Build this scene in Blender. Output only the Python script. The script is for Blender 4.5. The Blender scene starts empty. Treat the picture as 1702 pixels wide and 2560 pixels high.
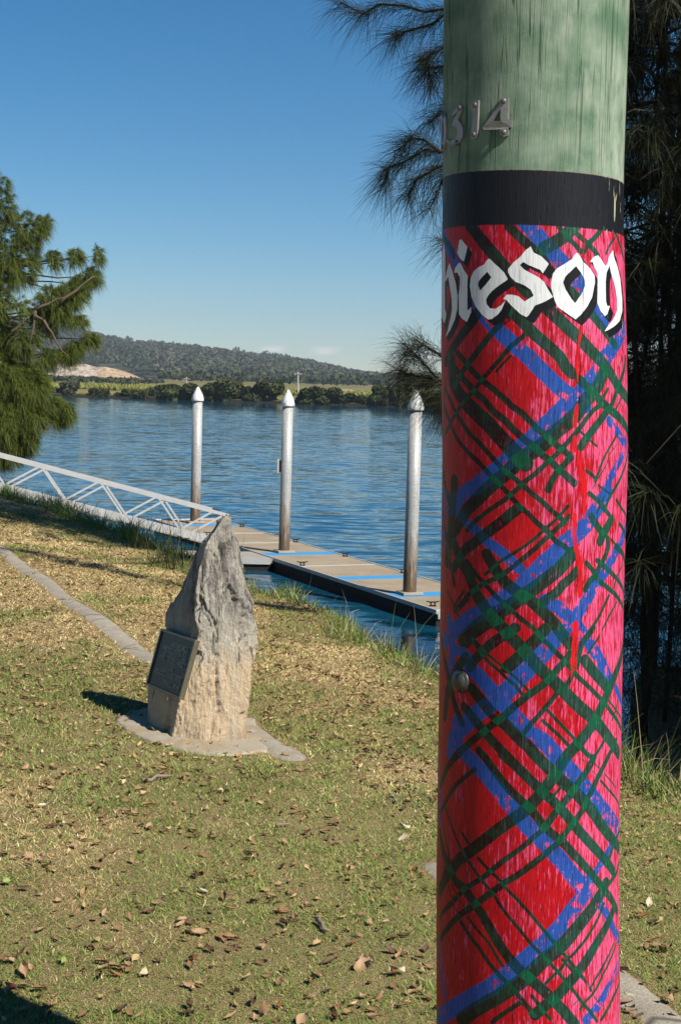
import bpy, bmesh, math, random
import numpy as np
from mathutils import Vector, Matrix
from mathutils.geometry import tessellate_polygon

S = bpy.context.scene
R = math.radians
# ------------------------------------------------------------------ camera
F = 3780.0                      # focal length in photo pixels (photo 1702 x 2560)
CAM = np.array([0.0, 0.0, 1.6])
PITCH, ROLL = R(4.885), R(1.70)
_f = np.array([0, math.cos(PITCH), -math.sin(PITCH)])
_r = np.array([1.0, 0, 0])
_u = np.array([0, math.sin(PITCH), math.cos(PITCH)])
CU = _u*math.cos(ROLL) - _r*math.sin(ROLL)
CR = _r*math.cos(ROLL) + _u*math.sin(ROLL)
cam = bpy.data.cameras.new('camera')
cam.sensor_fit = 'VERTICAL'; cam.sensor_height = 24.0
cam.lens = F/2560*24.0
cam.clip_start = 0.05; cam.clip_end = 20000
camo = bpy.data.objects.new('camera', cam)
S.collection.objects.link(camo)
camo.matrix_world = Matrix(((CR[0], CU[0], -_f[0], CAM[0]), (CR[1], CU[1], -_f[1], CAM[1]),
                            (CR[2], CU[2], -_f[2], CAM[2]), (0, 0, 0, 1)))
S.camera = camo
# ------------------------------------------------------------------ sky, sun, exposure
SUN_EL, SUN_AZ = R(44), R(47.5)   # sun behind the viewer, to the right: horizontal direction (sin, -cos)
sun_dir = Vector((math.sin(SUN_AZ)*math.cos(SUN_EL), -math.cos(SUN_AZ)*math.cos(SUN_EL), math.sin(SUN_EL)))
w = bpy.data.worlds.new('World'); S.world = w; w.use_nodes = True
nt = w.node_tree; nt.nodes.clear()
sky = nt.nodes.new('ShaderNodeTexSky'); sky.sky_type = 'NISHITA'; sky.sun_disc = False
sky.sun_elevation = SUN_EL
sky.sun_rotation = math.atan2(sun_dir.x, sun_dir.y)
sky.air_density = 1.0; sky.dust_density = 0.0; sky.ozone_density = 5.0; sky.altitude = 1200
bgn = nt.nodes.new('ShaderNodeBackground'); bgn.inputs['Strength'].default_value = 0.060
out = nt.nodes.new('ShaderNodeOutputWorld')
hsv = nt.nodes.new('ShaderNodeHueSaturation'); hsv.inputs['Saturation'].default_value = 1.30; hsv.inputs['Hue'].default_value = .494; nt.links.new(sky.outputs[0], hsv.inputs['Color'])
nt.links.new(hsv.outputs[0], bgn.inputs[0]); nt.links.new(bgn.outputs[0], out.inputs[0])
WORLD_NT, SKY, BG = nt, hsv, bgn
sl = bpy.data.lights.new('sun', 'SUN'); sl.energy = 5.0; sl.angle = R(0.53); sl.color = (1.0, 0.95, 0.86)
so = bpy.data.objects.new('sun', sl); S.collection.objects.link(so)
so.rotation_euler = sun_dir.to_track_quat('Z', 'Y').to_euler()
vs = S.view_settings
vs.view_transform = 'Standard'; vs.look = 'None'; vs.exposure = 0.6; vs.gamma = 1.0; vs.use_curve_mapping = False
S.cycles.volume_bounces = 0
S.cycles.max_bounces = 6
S.cycles.transparent_max_bounces = 4

# ------------------------------------------------------------------ helpers
def ray(px, py):
    d = _f + CR*((px-851.0)/F) + CU*((1280.0-py)/F)
    return d
def P(px, py, y):               # point on the photo ray at distance y along +Y
    d = ray(px, py); return CAM + d*(y/d[1])
def G(px, py, z):               # point on the photo ray at height z
    d = ray(px, py); return CAM + d*((z-CAM[2])/d[2])
def smooth(x, a, b):
    t = np.clip((np.asarray(x, float)-a)/(b-a), 0, 1); return t*t*(3-2*t)
def _hash(i, j, k, seed):
    h = (i*374761393 + j*668265263 + k*1274126177 + seed*974634533) & 0xffffffff
    h = ((h ^ (h >> 13))*1274126177) & 0xffffffff
    h = ((h ^ (h >> 16))*2246822519) & 0xffffffff
    return ((h ^ (h >> 15)) & 0xffffff)/float(0xffffff)
def vnoise(p, seed=0):          # value noise -1..1, p (n,3)
    p = np.asarray(p, float); i = np.floor(p).astype(np.int64); f = p - i; f = f*f*(3-2*f)
    r = 0
    for a in (0, 1):
        for b in (0, 1):
            for c in (0, 1):
                wgt = (f[:, 0] if a else 1-f[:, 0])*(f[:, 1] if b else 1-f[:, 1])*(f[:, 2] if c else 1-f[:, 2])
                r = r + wgt*_hash(i[:, 0]+a, i[:, 1]+b, i[:, 2]+c, seed)
    return r*2-1
def fbm(p, oct=4, seed=0):
    p = np.asarray(p, float); r = 0; a = 0.5
    for o in range(oct):
        r = r + a*vnoise(p*2**o, seed+o*17); a *= 0.5
    return r

def link(o, parent=None):
    S.collection.objects.link(o)
    if parent is not None: o.parent = parent
    return o
def tag(o, label=None, cat=None, group=None, kind=None):
    if label: o['label'] = label
    if cat: o['category'] = cat
    if group: o['group'] = group
    if kind: o['kind'] = kind
    return o
def empty(name, loc=(0, 0, 0), rz=0):
    o = bpy.data.objects.new(name, None); o.empty_display_size = 0.2
    o.location = loc; o.rotation_euler = (0, 0, rz); return link(o)
def rebase(o, root):            # keep geometry where it was modelled in world space
    o.parent = root; o.matrix_parent_inverse = Matrix.Translation(root.location).inverted(); return o
def npmesh(name, V, faces, mat, parent=None, attrs=None, smooth_sh=False, cols=None):
    """V (n,3); faces: array (m,k) or list of such arrays"""
    V = np.ascontiguousarray(V, dtype=np.float32)
    if not isinstance(faces, (list, tuple)): faces = [faces]
    faces = [np.asarray(f, dtype=np.int32) for f in faces if len(f)]
    me = bpy.data.meshes.new(name)
    me.vertices.add(len(V)); me.vertices.foreach_set('co', V.ravel())
    nl = sum(f.size for f in faces); npoly = sum(len(f) for f in faces)
    me.loops.add(nl); me.loops.foreach_set('vertex_index', np.concatenate([f.ravel() for f in faces]))
    me.polygons.add(npoly)
    tot = np.concatenate([np.full(len(f), f.shape[1], np.int32) for f in faces])
    st = np.concatenate([[0], np.cumsum(tot)[:-1]]).astype(np.int32)
    me.polygons.foreach_set('loop_start', st)
    me.polygons.foreach_set('use_smooth', np.full(npoly, smooth_sh, dtype=bool))
    if attrs:
        for k, a in attrs.items():
            at = me.attributes.new(k, 'FLOAT', 'POINT'); at.data.foreach_set('value', np.ascontiguousarray(a, dtype=np.float32))
    me.update(calc_edges=True); me.validate()
    for m in (mat if isinstance(mat, (list, tuple)) else [mat]): me.materials.append(m)
    o = bpy.data.objects.new(name, me); return link(o, parent)

class MB:                       # small bmesh collector
    def __init__(self): self.bm = bmesh.new()
    def box(self, c, s, rz=0, bevel=0.0, M=None):
        r = bmesh.ops.create_cube(self.bm, size=1.0); vs_ = r['verts']
        bmesh.ops.scale(self.bm, vec=s, verts=vs_)
        if bevel: 
            es = list({e for v in vs_ for e in v.link_edges})
            rr = bmesh.ops.bevel(self.bm, geom=es, offset=bevel, segments=2, affect='EDGES', profile=0.5)
            vs_ = list({v for f in rr['faces'] for v in f.verts} | {v for v in vs_ if v.is_valid})
        if M is None: M = Matrix.Translation(c) @ Matrix.Rotation(rz, 4, 'Z')
        bmesh.ops.transform(self.bm, matrix=M, verts=vs_); return self
    def tube(self, pts, rad, n=8, cap=True):
        pts = [Vector(p) for p in pts]
        if not isinstance(rad, (list, tuple)): rad = [rad]*len(pts)
        rings = []; prev = None
        for i, p in enumerate(pts):
            d = (pts[min(i+1, len(pts)-1)] - pts[max(i-1, 0)]).normalized()
            if prev is None:
                a = d.orthogonal().normalized()
            else:
                a = (prev - d*prev.dot(d)).normalized()
            prev = a; b = d.cross(a)
            rings.append([self.bm.verts.new(p + (a*math.cos(t) + b*math.sin(t))*rad[i]) for t in [2*math.pi*k/n for k in range(n)]])
        for r0, r1 in zip(rings[:-1], rings[1:]):
            for k in range(n): self.bm.faces.new((r0[k], r0[(k+1) % n], r1[(k+1) % n], r1[k]))
        if cap:
            self.bm.faces.new(rings[0][::-1]); self.bm.faces.new(rings[-1])
        return self
    def lathe(self, prof, n=24, c=(0, 0, 0)):
        rings = []
        for r, z in prof:
            rings.append([self.bm.verts.new((c[0]+max(r, 1e-4)*math.cos(2*math.pi*k/n), c[1]+max(r, 1e-4)*math.sin(2*math.pi*k/n), c[2]+z)) for k in range(n)])
        for r0, r1 in zip(rings[:-1], rings[1:]):
            for k in range(n): self.bm.faces.new((r0[k], r0[(k+1) % n], r1[(k+1) % n], r1[k]))
        self.bm.faces.new(rings[0][::-1]); self.bm.faces.new(rings[-1]); return self
    def bar(self, a, b, wd, ht):  # rectangular bar
        a, b = Vector(a), Vector(b); d = b-a; L = d.length; z = d.normalized()
        x = Vector((0, 0, 1)).cross(z); x = x.normalized() if x.length > 1e-4 else Vector((1, 0, 0)); y = z.cross(x)
        M = Matrix.Translation((a+b)/2) @ Matrix((x, y, z)).transposed().to_4x4()
        return self.box(None, (wd, ht, L), M=M)
    def face(self, pts):
        self.bm.faces.new([self.bm.verts.new(p) for p in pts]); return self
    def build(self, name, mat, parent=None, smooth_sh=False):
        bmesh.ops.recalc_face_normals(self.bm, faces=self.bm.faces)
        me = bpy.data.meshes.new(name); self.bm.to_mesh(me); self.bm.free()
        for m in (mat if isinstance(mat, (list, tuple)) else [mat]): me.materials.append(m)
        if smooth_sh:
            for p in me.polygons: p.use_smooth = True
        return link(bpy.data.objects.new(name, me), parent)

class NT:                       # node helper
    def __init__(self, name, rough=0.6, spec=0.3):
        self.m = bpy.data.materials.new(name); self.m.use_nodes = True; self.t = self.m.node_tree
        self.b = self.t.nodes['Principled BSDF']; self.b.inputs['Roughness'].default_value = rough
        self.b.inputs['Specular IOR Level'].default_value = spec
    def n(self, ty, **kw):
        x = self.t.nodes.new(ty)
        for k, v in kw.items(): setattr(x, k, v)
        return x
    def put(self, sock, v):
        if isinstance(v, bpy.types.NodeSocket): self.t.links.new(v, sock)
        elif isinstance(v, (tuple, list)):
            sock.default_value = (v[0], v[1], v[2], 1) if sock.type == 'RGBA' and len(v) == 3 else v
        elif sock.type == 'RGBA': sock.default_value = (v, v, v, 1)
        else: sock.default_value = v
    def math(self, op, a, b=0.0, c=None, clamp=False):
        x = self.n('ShaderNodeMath', operation=op, use_clamp=clamp); self.put(x.inputs[0], a); self.put(x.inputs[1], b)
        if c is not None: self.put(x.inputs[2], c)
        return x.outputs[0]
    def ss(self, v, a, b):      # smoothstep
        x = self.n('ShaderNodeMapRange', interpolation_type='SMOOTHSTEP'); self.put(x.inputs[0], v)
        x.inputs[1].default_value = a; x.inputs[2].default_value = b; return x.outputs[0]
    def lin(self, v, a, b, c, d):
        x = self.n('ShaderNodeMapRange'); self.put(x.inputs[0], v)
        for i, q in enumerate((a, b, c, d)): x.inputs[i+1].default_value = q
        return x.outputs[0]
    def mix(self, f, a, b, mode='MIX'):
        x = self.n('ShaderNodeMix', data_type='RGBA', blend_type=mode); self.put(x.inputs[0], f); self.put(x.inputs[6], a); self.put(x.inputs[7], b)
        return x.outputs[2]
    def attr(self, nm):
        return self.n('ShaderNodeAttribute', attribute_name=nm).outputs['Fac']
    def coord(self, kind='Object', scale=(1, 1, 1)):
        c = self.n('ShaderNodeTexCoord').outputs[kind]
        mp = self.n('ShaderNodeMapping'); mp.inputs['Scale'].default_value = scale; self.t.links.new(c, mp.inputs[0]); return mp.outputs[0]
    def noise(self, v, scale=1.0, detail=4, rough=0.5, dist=0.0):
        x = self.n('ShaderNodeTexNoise'); self.t.links.new(v, x.inputs['Vector'])
        x.inputs['Scale'].default_value = scale; x.inputs['Detail'].default_value = detail
        x.inputs['Roughness'].default_value = rough; x.inputs['Distortion'].default_value = dist; return x.outputs[0]
    def voro(self, v, scale=1.0, feature='F1', out=0):
        x = self.n('ShaderNodeTexVoronoi', feature=feature); self.t.links.new(v, x.inputs['Vector']); x.inputs['Scale'].default_value = scale; return x.outputs[out]
    def ramp(self, v, stops):
        x = self.n('ShaderNodeValToRGB'); e = x.color_ramp.elements
        while len(e) < len(stops): e.new(0.5)
        for q, (p, c) in zip(e, stops): q.position = p; q.color = (c[0], c[1], c[2], 1)
        self.put(x.inputs[0], v); return x.outputs[0]
    def base(self, c): self.put(self.b.inputs['Base Color'], c); return self
    def rough(self, v): self.put(self.b.inputs['Roughness'], v); return self
    def bump(self, h, strength=0.3, dist=0.01):
        x = self.n('ShaderNodeBump'); x.inputs['Strength'].default_value = strength; x.inputs['Distance'].default_value = dist
        self.put(x.inputs['Height'], h); self.t.links.new(x.outputs[0], self.b.inputs['Normal']); return self
def flat(name, c, rough=0.6, var=0.12, scale=8, metallic=0.0):
    m = NT(name, rough); v = m.noise(m.coord(), scale, 4)
    m.base(m.mix(v, tuple(x*(1-var) for x in c), tuple(min(1, x*(1+var)) for x in c)))
    m.b.inputs['Metallic'].default_value = metallic; return m.m

# ------------------------------------------------------------------ terrain
ZW = -1.94                      # water level (camera 3.54 m above it)
def UV(x, y):                   # u: distance to the river side of the path, v: along the path
    x = np.asarray(x, float); y = np.asarray(y, float)
    return (x+3.33)*.935 + (y-14.8)*.355, (x-.81)*(-.355) + (y-3.9)*.935
def UE(v):                      # bank edge in u
    v = np.asarray(v, float)
    return np.interp(v, [-6, 2, 4.5, 9, 13, 19, 22, 40, 90], [1.75, 1.75, 1.85, 2.1, 2.15, 1.9, 1.65, 1.3, 1.2]) + 0.10*np.sin(v*1.7) + .05*np.sin(v*4.1+1)
def H(x, y):
    u, v = UV(x, y)
    z = -.012*np.clip(v, -6, 30) - .20*smooth(u, 0.1, 2.0) + .02*np.clip(-u, 0, 20)
    z = z + .018*np.sin(x*1.3+y*.7) + .012*np.sin(x*2.9-y*1.9+1)
    ue = UE(v); d = np.clip(u-ue, 0, None)
    drop = np.where(d < 3.2, .62*d + .10*smooth(d, 0, .3), .62*3.2+.1 + .15*(d-3.2))
    spit = -1.50 - 3.0*(1-smooth(x-.19*y, -.5, .3)) - 3.0*smooth(y, 17.5, 20) - .012*(y-10)   # low point of land under the grove
    return np.maximum(np.maximum(z - drop, -4.2), np.where(y > 5, spit, -9))
def GH(px, py):                 # photo ray hits the terrain
    z = -.1
    for _ in range(25):
        p = G(px, py, z); z = .5*z + .5*float(H(p[0], p[1]))
    p[2] = float(H(p[0], p[1])); return p
# ------------------------------------------------------------------ ground, path, water
def nonuni(a, b, c, d, fine, coarse):
    return np.unique(np.round(np.concatenate([np.arange(a, b, coarse), np.arange(b, c, fine), np.arange(c, d+coarse, coarse)]), 4))
gx = nonuni(-70, -9, 6, 40, .16, 2.0); gy = nonuni(-30, 1, 30, 120, .16, 2.5)
GX, GY = np.meshgrid(gx, gy)
GZ = H(GX, GY)
def grid_faces(nr, nc):
    i, j = np.meshgrid(np.arange(nr-1), np.arange(nc-1), indexing='ij')
    return np.stack([i*nc+j, i*nc+j+1, (i+1)*nc+j+1, (i+1)*nc+j], -1).reshape(-1, 4)
PATCH = lambda x, y: fbm(np.stack([np.ravel(x)*.55, np.ravel(y)*.40, np.zeros(np.size(x))], 1), 4, 5)
def greenness(x, y):            # where the lawn is still green
    u, v = UV(x, y)
    g = PATCH(x, y)*2.2 + 1.7*fbm(np.stack([np.ravel(x)*2.6, np.ravel(y)*1.9, np.zeros(np.size(x))], 1), 3, 31) + .12
    g = g + .30*smooth(-v, -3.0, 1.0) - .55*np.exp(-((u-.55)/.75)**2)*smooth(v, 1.0, 3.0) + .22*smooth(-u, .15, .9) 
    g = g + .5*smooth(u-UE(v), -.25, .1)
    return np.clip(.5+g, 0, 1)
gm = NT('dry_lawn_soil', .95, .1); co = gm.coord()
a = gm.noise(co, 3, 5, .6); b = gm.noise(co, 60, 4, .7); c_ = gm.noise(co, 300, 3, .7)
col = gm.mix(gm.ss(a, .4, .62), (.42, .30, .145), (.34, .27, .115))
col = gm.mix(gm.ss(b, .35, .7), col, (.42, .31, .165)); col = gm.mix(gm.ss(c_, .40, .56), (.07, .048, .022), col)
geo = gm.n('ShaderNodeNewGeometry').outputs['Position']; sp = gm.n('ShaderNodeSeparateXYZ'); gm.t.links.new(geo, sp.inputs[0])
col = gm.mix(gm.ss(sp.outputs[2], -2.2, -1.4), (.05, .045, .03), col)
gm.base(col); gm.bump(gm.math('ADD', b, c_), .8, .012)
tag(npmesh('ground', np.stack([GX.ravel(), GY.ravel(), GZ.ravel()], 1), grid_faces(*GX.shape), gm.m, smooth_sh=True), kind='structure')
# concrete path, mostly grown over
def pathpt(v, u): return np.array([.81 + v*(-.355) + u*.935 - 0.0, 3.9 + v*.935 + u*.355])
_o0 = UV(.81, 3.9)[0]
pv = np.arange(-6, 26, .06)
def pw(v):
    w_ = .078 + .006*np.sin(v*2.1) + .004*np.sin(v*7.7)
    cover = smooth(v, 1.15, 1.5)*(1-smooth(v, 2.45, 2.85))
    return w_*(1-cover*.9)
prow = []
for v in pv:
    wl = float(pw(v)) + .006*math.sin(v*9+1); wr = float(pw(v)) + .006*math.sin(v*7.3)
    for t in (-1, -.5, 0, .5, 1):
        q = pathpt(v, (wl if t < 0 else wr)*t - _o0*0)
        prow.append((q[0], q[1], float(H(q[0], q[1])) + .012 - .016*abs(t)**4 - .06*float(smooth(v, 1.2, 1.5)*(1-smooth(v, 2.5, 2.8)))))
pm = NT('worn_concrete', .9, .2); co = pm.coord()
a = pm.noise(co, 7, 5, .6); b = pm.noise(co, 160, 4, .7); d_ = pm.voro(co, 220)
col = pm.mix(pm.ss(a, .35, .68), (.33, .28, .205), (.44, .385, .30)); col = pm.mix(pm.ss(b, .35, .65), (.21, .185, .15), col)
ck = pm.voro(pm.coord('Object', (1, .6, 1)), 1.6, 'DISTANCE_TO_EDGE'); col = pm.mix(pm.ss(ck, .0, .012), (.10, .09, .07), col)
pm.base(col); pm.bump(pm.math('ADD', b, a), .5, .006)
tag(npmesh('path', np.array(prow), grid_faces(len(pv), 5), pm.m, smooth_sh=True), kind='structure')
# concrete pad round the stone
pc = np.array([-.70, 6.93]); ring = []
nA = 72
padpx = [(292,1808),(310,1824),(346,1845),(400,1866),(460,1880),(520,1890),(600,1889),(672,1880),(662,1858),(645,1830),(635,1800),(560,1775),(470,1765),(390,1768),(330,1780),(295,1795)]
pp = np.array([GH(*q)[:2] for q in padpx]); pcen = pp.mean(0)
bm = bmesh.new(); rings = []
for k, (sc_, dz) in enumerate(((1.02, -.05), (1.0, .006), (.95, .012), (.4, .014))):
    rg = []
    for i in range(nA):
        t = i/nA*len(pp); i0 = int(t) % len(pp); f = t-int(t); i1 = (i0+1) % len(pp)
        q = pp[i0]*(1-f)+pp[i1]*f; q = pcen+(q-pcen)*sc_*(1+.018*math.sin(i*2.7)+.014*math.sin(i*5.3+1))
        rg.append(bm.verts.new((q[0], q[1], float(H(q[0], q[1]))+dz+.003*math.sin(i*1.9))))
    rings.append(rg)
for r0, r1 in zip(rings[:-1], rings[1:]):
    for k in range(nA): bm.faces.new((r0[k], r0[(k+1) % nA], r1[(k+1) % nA], r1[k]))
bm.faces.new(rings[-1])
m_ = MB(); m_.bm.free(); m_.bm = bm
pd = NT('sandy_concrete', .92, .2); co = pd.coord(); a = pd.noise(co, 6, 5, .6); b = pd.noise(co, 140, 4, .7)
col = pd.mix(pd.ss(a, .35, .65), (.34, .26, .165), (.37, .335, .27)); pd.base(pd.mix(pd.ss(b, .3, .6), (.22, .18, .12), col)); pd.bump(b, .5, .006)
tag(m_.build('concrete_pad', pd.m, None, True), kind='structure')
# river
wm = NT('river_water', .06, .5); wm.b.inputs['IOR'].default_value = 1.33
sp = wm.n('ShaderNodeSeparateXYZ'); wm.t.links.new(wm.n('ShaderNodeNewGeometry').outputs['Position'], sp.inputs[0]); yy = sp.outputs[1]
def slopes(scale, detail, sc3):
    x = wm.n('ShaderNodeTexNoise'); wm.t.links.new(wm.coord('Object', sc3), x.inputs['Vector']); x.inputs['Scale'].default_value = scale; x.inputs['Detail'].default_value = detail; x.inputs['Roughness'].default_value = .6
    v = wm.n('ShaderNodeVectorMath', operation='SUBTRACT'); wm.t.links.new(x.outputs['Color'], v.inputs[0]); v.inputs[1].default_value = (.5, .5, .5); return v.outputs[0]
def vsum(a, ka, b):
    v = wm.n('ShaderNodeVectorMath', operation='MULTIPLY_ADD'); wm.t.links.new(a, v.inputs[0])
    if isinstance(ka, bpy.types.NodeSocket): wm.t.links.new(ka, v.inputs[1])
    else: v.inputs[1].default_value = (ka, ka, ka)
    if isinstance(b, bpy.types.NodeSocket): wm.t.links.new(b, v.inputs[2])
    else: v.inputs[2].default_value = b
    return v.outputs[0]
nearw = slopes(1.0, 3, (1.1, 3.2, 1)); midw = slopes(1.0, 3, (.42, 1.5, 1)); farw = slopes(1.0, 3, (.10, .42, 1))
big = wm.noise(wm.coord('Object', (.010, .045, 1)), 1.0, 3)
calm = wm.math('MAXIMUM', wm.ss(yy, 120, 185), wm.math('MULTIPLY', wm.math('SUBTRACT', 1.0, wm.ss(yy, 20, 30)), .72))
amp = wm.math('MULTIPLY', wm.math('SUBTRACT', 1.0, wm.math('MULTIPLY', calm, .74)), wm.lin(big, .3, .7, .7, 1.25))
s_ = vsum(nearw, .50, vsum(midw, .32, vsum(farw, .08, (0, 0, 0))))
s2 = wm.n('ShaderNodeVectorMath', operation='SCALE'); wm.t.links.new(s_, s2.inputs[0]); wm.put(s2.inputs['Scale'], amp)
ms = wm.n('ShaderNodeVectorMath', operation='MULTIPLY_ADD'); wm.t.links.new(s2.outputs[0], ms.inputs[0]); ms.inputs[1].default_value = (.45, .85, 0); ms.inputs[2].default_value = (0, 0, 1)
nn = wm.n('ShaderNodeVectorMath', operation='NORMALIZE'); wm.t.links.new(ms.outputs[0], nn.inputs[0]); wm.t.links.new(nn.outputs[0], wm.b.inputs['Normal'])
wm.base((.004, .052, .090))
wx = np.array([-3000, -400, -60, -20, 5, 60, 400, 3000.]); wy = np.array([4, 15, 30, 60, 120, 200, 262.])
WX, WY = np.meshgrid(wx, wy)
tag(npmesh('river', np.stack([WX.ravel(), WY.ravel(), np.full(WX.size, ZW)], 1), grid_faces(*WX.shape), wm.m), kind='structure')

# ------------------------------------------------------------------ standing stone with plaque
def C7(x, y): return 250+x/2.613, 1240+y/2.613
ykeys = [128,135,150,180,220,260,310,360,420,480,540,600,640,665,700,760,830,862,900,1000,1080,1150,1195,1212,1300,1400,1480,1560,1600,1640,1690]
Lk = dict(zip(ykeys, [808,796,778,760,732,696,652,624,594,564,540,514,492,474,450,430,420,430,428,410,394,370,350,300,296,293,290,288,288,288,288]))
Rk = dict(zip(ykeys, [842,850,854,857,858,876,906,916,926,941,951,966,981,990,1000,1006,1015,1018,1020,1021,1012,984,978,976,975,974,966,961,964,966,968]))
Fk = dict(zip(ykeys, [826,815,800,780,752,722,690,672,655,640,630,625,622,622,624,630,640,650,652,628,606,586,570,545,530,505,490,470,460,455,455]))
def depF(y): return np.interp(y, [128, 400, 800, 1200, 1690], [6.99, 6.93, 6.88, 6.84, 6.82])
def depL(y): return np.interp(y, [128, 400, 640, 800, 900, 1200, 1690], [7.02, 7.10, 7.18, 7.22, 7.22, 7.18, 7.07])
def depR(y): return np.interp(y, [128, 400, 900, 1200, 1690], [7.01, 6.98, 6.92, 6.86, 6.78])
zz_, tab = [], {}
def track(K, dep):
    pts = np.array([P(*C7(K[y], y), dep(y)) for y in ykeys]); o = np.argsort(pts[:, 2]); return pts[o]
TL, TR, TF = track(Lk, depL), track(Rk, depR), track(Fk, depF)
ztop = max(TL[-1, 2], TF[-1, 2])+.003; zbot = float(H(-.7, 6.9))-.10
nR, nC = 190, 260
zs = np.concatenate([np.linspace(zbot, ztop-.02, nR-6), ztop-.02*(1-np.linspace(0, 1, 7)[1:]**.5)])
Vs = []
for z in zs:
    g = lambda T, k: np.interp(z, T[:, 2], T[:, k])
    L = np.array([g(TL, 0), g(TL, 1)]); Fp = np.array([g(TF, 0), g(TF, 1)]); Rp = np.array([g(TR, 0), g(TR, 1)])
    t = np.clip((ztop-z)/(ztop-zbot), 0, 1); dpt = .06+.27*t**.8
    BL = L+np.array([.10*t, dpt*.55]); BR = Rp+np.array([-.04*t, dpt])
    M1 = .55*Fp+.45*Rp+np.array([0, -.035*t]); LM = .5*L+.5*Fp
    Rb = Rp + np.array([.012*t, .09*t])
    ctrl = np.array([L, LM, Fp, M1, Rp, Rb, BR, (BL+BR)/2+np.array([0, .05*t]), BL]); n = len(ctrl)
    seg = np.linalg.norm(np.roll(ctrl, -1, 0)-ctrl, axis=1); wts = seg*np.array([1.3, 1.3, 1.7, 1.7, 1, .7, .6, .6, .8]); cum = np.concatenate([[0], np.cumsum(wts)])/wts.sum()
    uu = np.arange(nC)/nC
    xs = np.interp(uu, cum, np.append(ctrl[:, 0], ctrl[0, 0])); ys = np.interp(uu, cum, np.append(ctrl[:, 1], ctrl[0, 1]))
    for _ in range(3):
        xs = (np.roll(xs, 1)+2*xs+np.roll(xs, -1))/4; ys = (np.roll(ys, 1)+2*ys+np.roll(ys, -1))/4
    cen = ctrl.mean(0)
    sh = 1.0 if z < ztop-.02 else max(.05, math.sqrt(max(0, (ztop-z)/.02)))
    Vs.append(np.stack([cen[0]+(xs-cen[0])*sh, cen[1]+(ys-cen[1])*sh, np.full(nC, z)], 1))
Vs = np.array(Vs)
cenr = Vs.mean(1, keepdims=True); nrm = Vs-cenr; nrm[..., 2] = 0; nrm /= np.linalg.norm(nrm, axis=2, keepdims=True)+1e-9
pf = Vs.reshape(-1, 3)
d = .020*fbm(pf*np.array([11, 11, 4]), 3, 1) + .009*fbm(pf*np.array([55, 55, 7]), 3, 2) + .008*fbm(pf*np.array([90, 90, 60]), 2, 4)
seeds = np.random.default_rng(7); cp = np.stack([seeds.uniform(pf[:, 0].min(), pf[:, 0].max(), 170), seeds.uniform(pf[:, 1].min(), pf[:, 1].max(), 170), seeds.uniform(zbot, ztop, 170)], 1); pw_ = pf+.02*np.stack([fbm(pf*22, 2, 41), fbm(pf*22, 2, 42), fbm(pf*22, 2, 43)], 1)
near_ = np.argmin(((pw_[:, None, :]-cp[None])**2*np.array([1, 1, .10])).sum(2), 1); d += seeds.normal(0, .011, 170)[near_]
rid = np.abs(fbm(pf*np.array([30, 30, 4.5]), 3, 9)); d -= .011*np.clip(.10-rid, 0, .10)/.10*smooth(pf[:, 2], -.05, .3)
stp = fbm(pf*np.array([9, 9, 9]), 2, 21); d += .010*np.floor(stp*5)/5
d = (d-d.mean())*.80-.017
Vs = Vs + nrm*(d.reshape(nR, nC)*np.clip((ztop-zs)/.20, .25, 1)[:, None])[..., None]
Vs = np.concatenate([Vs.reshape(-1, 3), [[*Vs[-1].mean(0)[:2], ztop+.002]]])
i, j = np.meshgrid(np.arange(nR-1), np.arange(nC), indexing='ij'); j2 = (j+1) % nC
Fs = np.stack([i*nC+j, i*nC+j2, (i+1)*nC+j2, (i+1)*nC+j], -1).reshape(-1, 4)
jj_ = np.arange(nC); Ft = np.stack([(nR-1)*nC+jj_, (nR-1)*nC+(jj_+1) % nC, np.full(nC, nR*nC)], 1)
sm = NT('weathered_schist', .85, .25); ob = sm.coord(); st = sm.coord('Object', (1, 1, .16))
sp = sm.n('ShaderNodeSeparateXYZ'); sm.t.links.new(sm.n('ShaderNodeNewGeometry').outputs['Position'], sp.inputs[0]); z = sp.outputs[2]
n1 = sm.noise(ob, 7, 6, .65); n2 = sm.noise(st, 60, 5, .7); n3 = sm.noise(ob, 75, 6, .78); n4 = sm.noise(st, 17, 4, .6)
col = sm.mix(sm.ss(n1, .35, .66), (.32, .295, .245), (.52, .475, .39))
zz = sm.math('ADD', z, sm.math('MULTIPLY', sm.math('SUBTRACT', n1, .5), .55))
tan = sm.math('SUBTRACT', 1.0, sm.ss(zz, .18, .50)); col = sm.mix(tan, col, sm.mix(n2, (.58, .41, .235), (.74, .57, .37)))
mauve = sm.math('MULTIPLY', sm.math('MULTIPLY', sm.ss(zz, .46, .60), sm.math('SUBTRACT', 1.0, sm.ss(zz, .82, .92))), sm.ss(n4, .40, .58))
col = sm.mix(sm.math('MULTIPLY', mauve, .85), col, (.085, .062, .062))
col = sm.mix(sm.math('MULTIPLY', sm.ss(n3, .54, .70), .8), col, (.50, .48, .43)); col = sm.mix(sm.math('MULTIPLY', sm.ss(n3, .45, .30), .85), col, (.075, .062, .048))
col = sm.mix(sm.math('MULTIPLY', sm.ss(n2, .60, .72), .6), col, (.09, .085, .07))
basest = sm.math('MULTIPLY', sm.math('SUBTRACT', 1.0, sm.ss(z, -.07, .06)), sm.ss(n1, .42, .6)); col = sm.mix(sm.math('MULTIPLY', basest, .6), col, (.20, .11, .05))
grain = sm.noise(ob, 330, 4, .8); col = sm.mix(sm.math('MULTIPLY', sm.ss(grain, .52, .66), .55), col, (.62, .60, .55)); col = sm.mix(sm.math('MULTIPLY', sm.ss(grain, .47, .36), .6), col, (.06, .05, .04))
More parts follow.
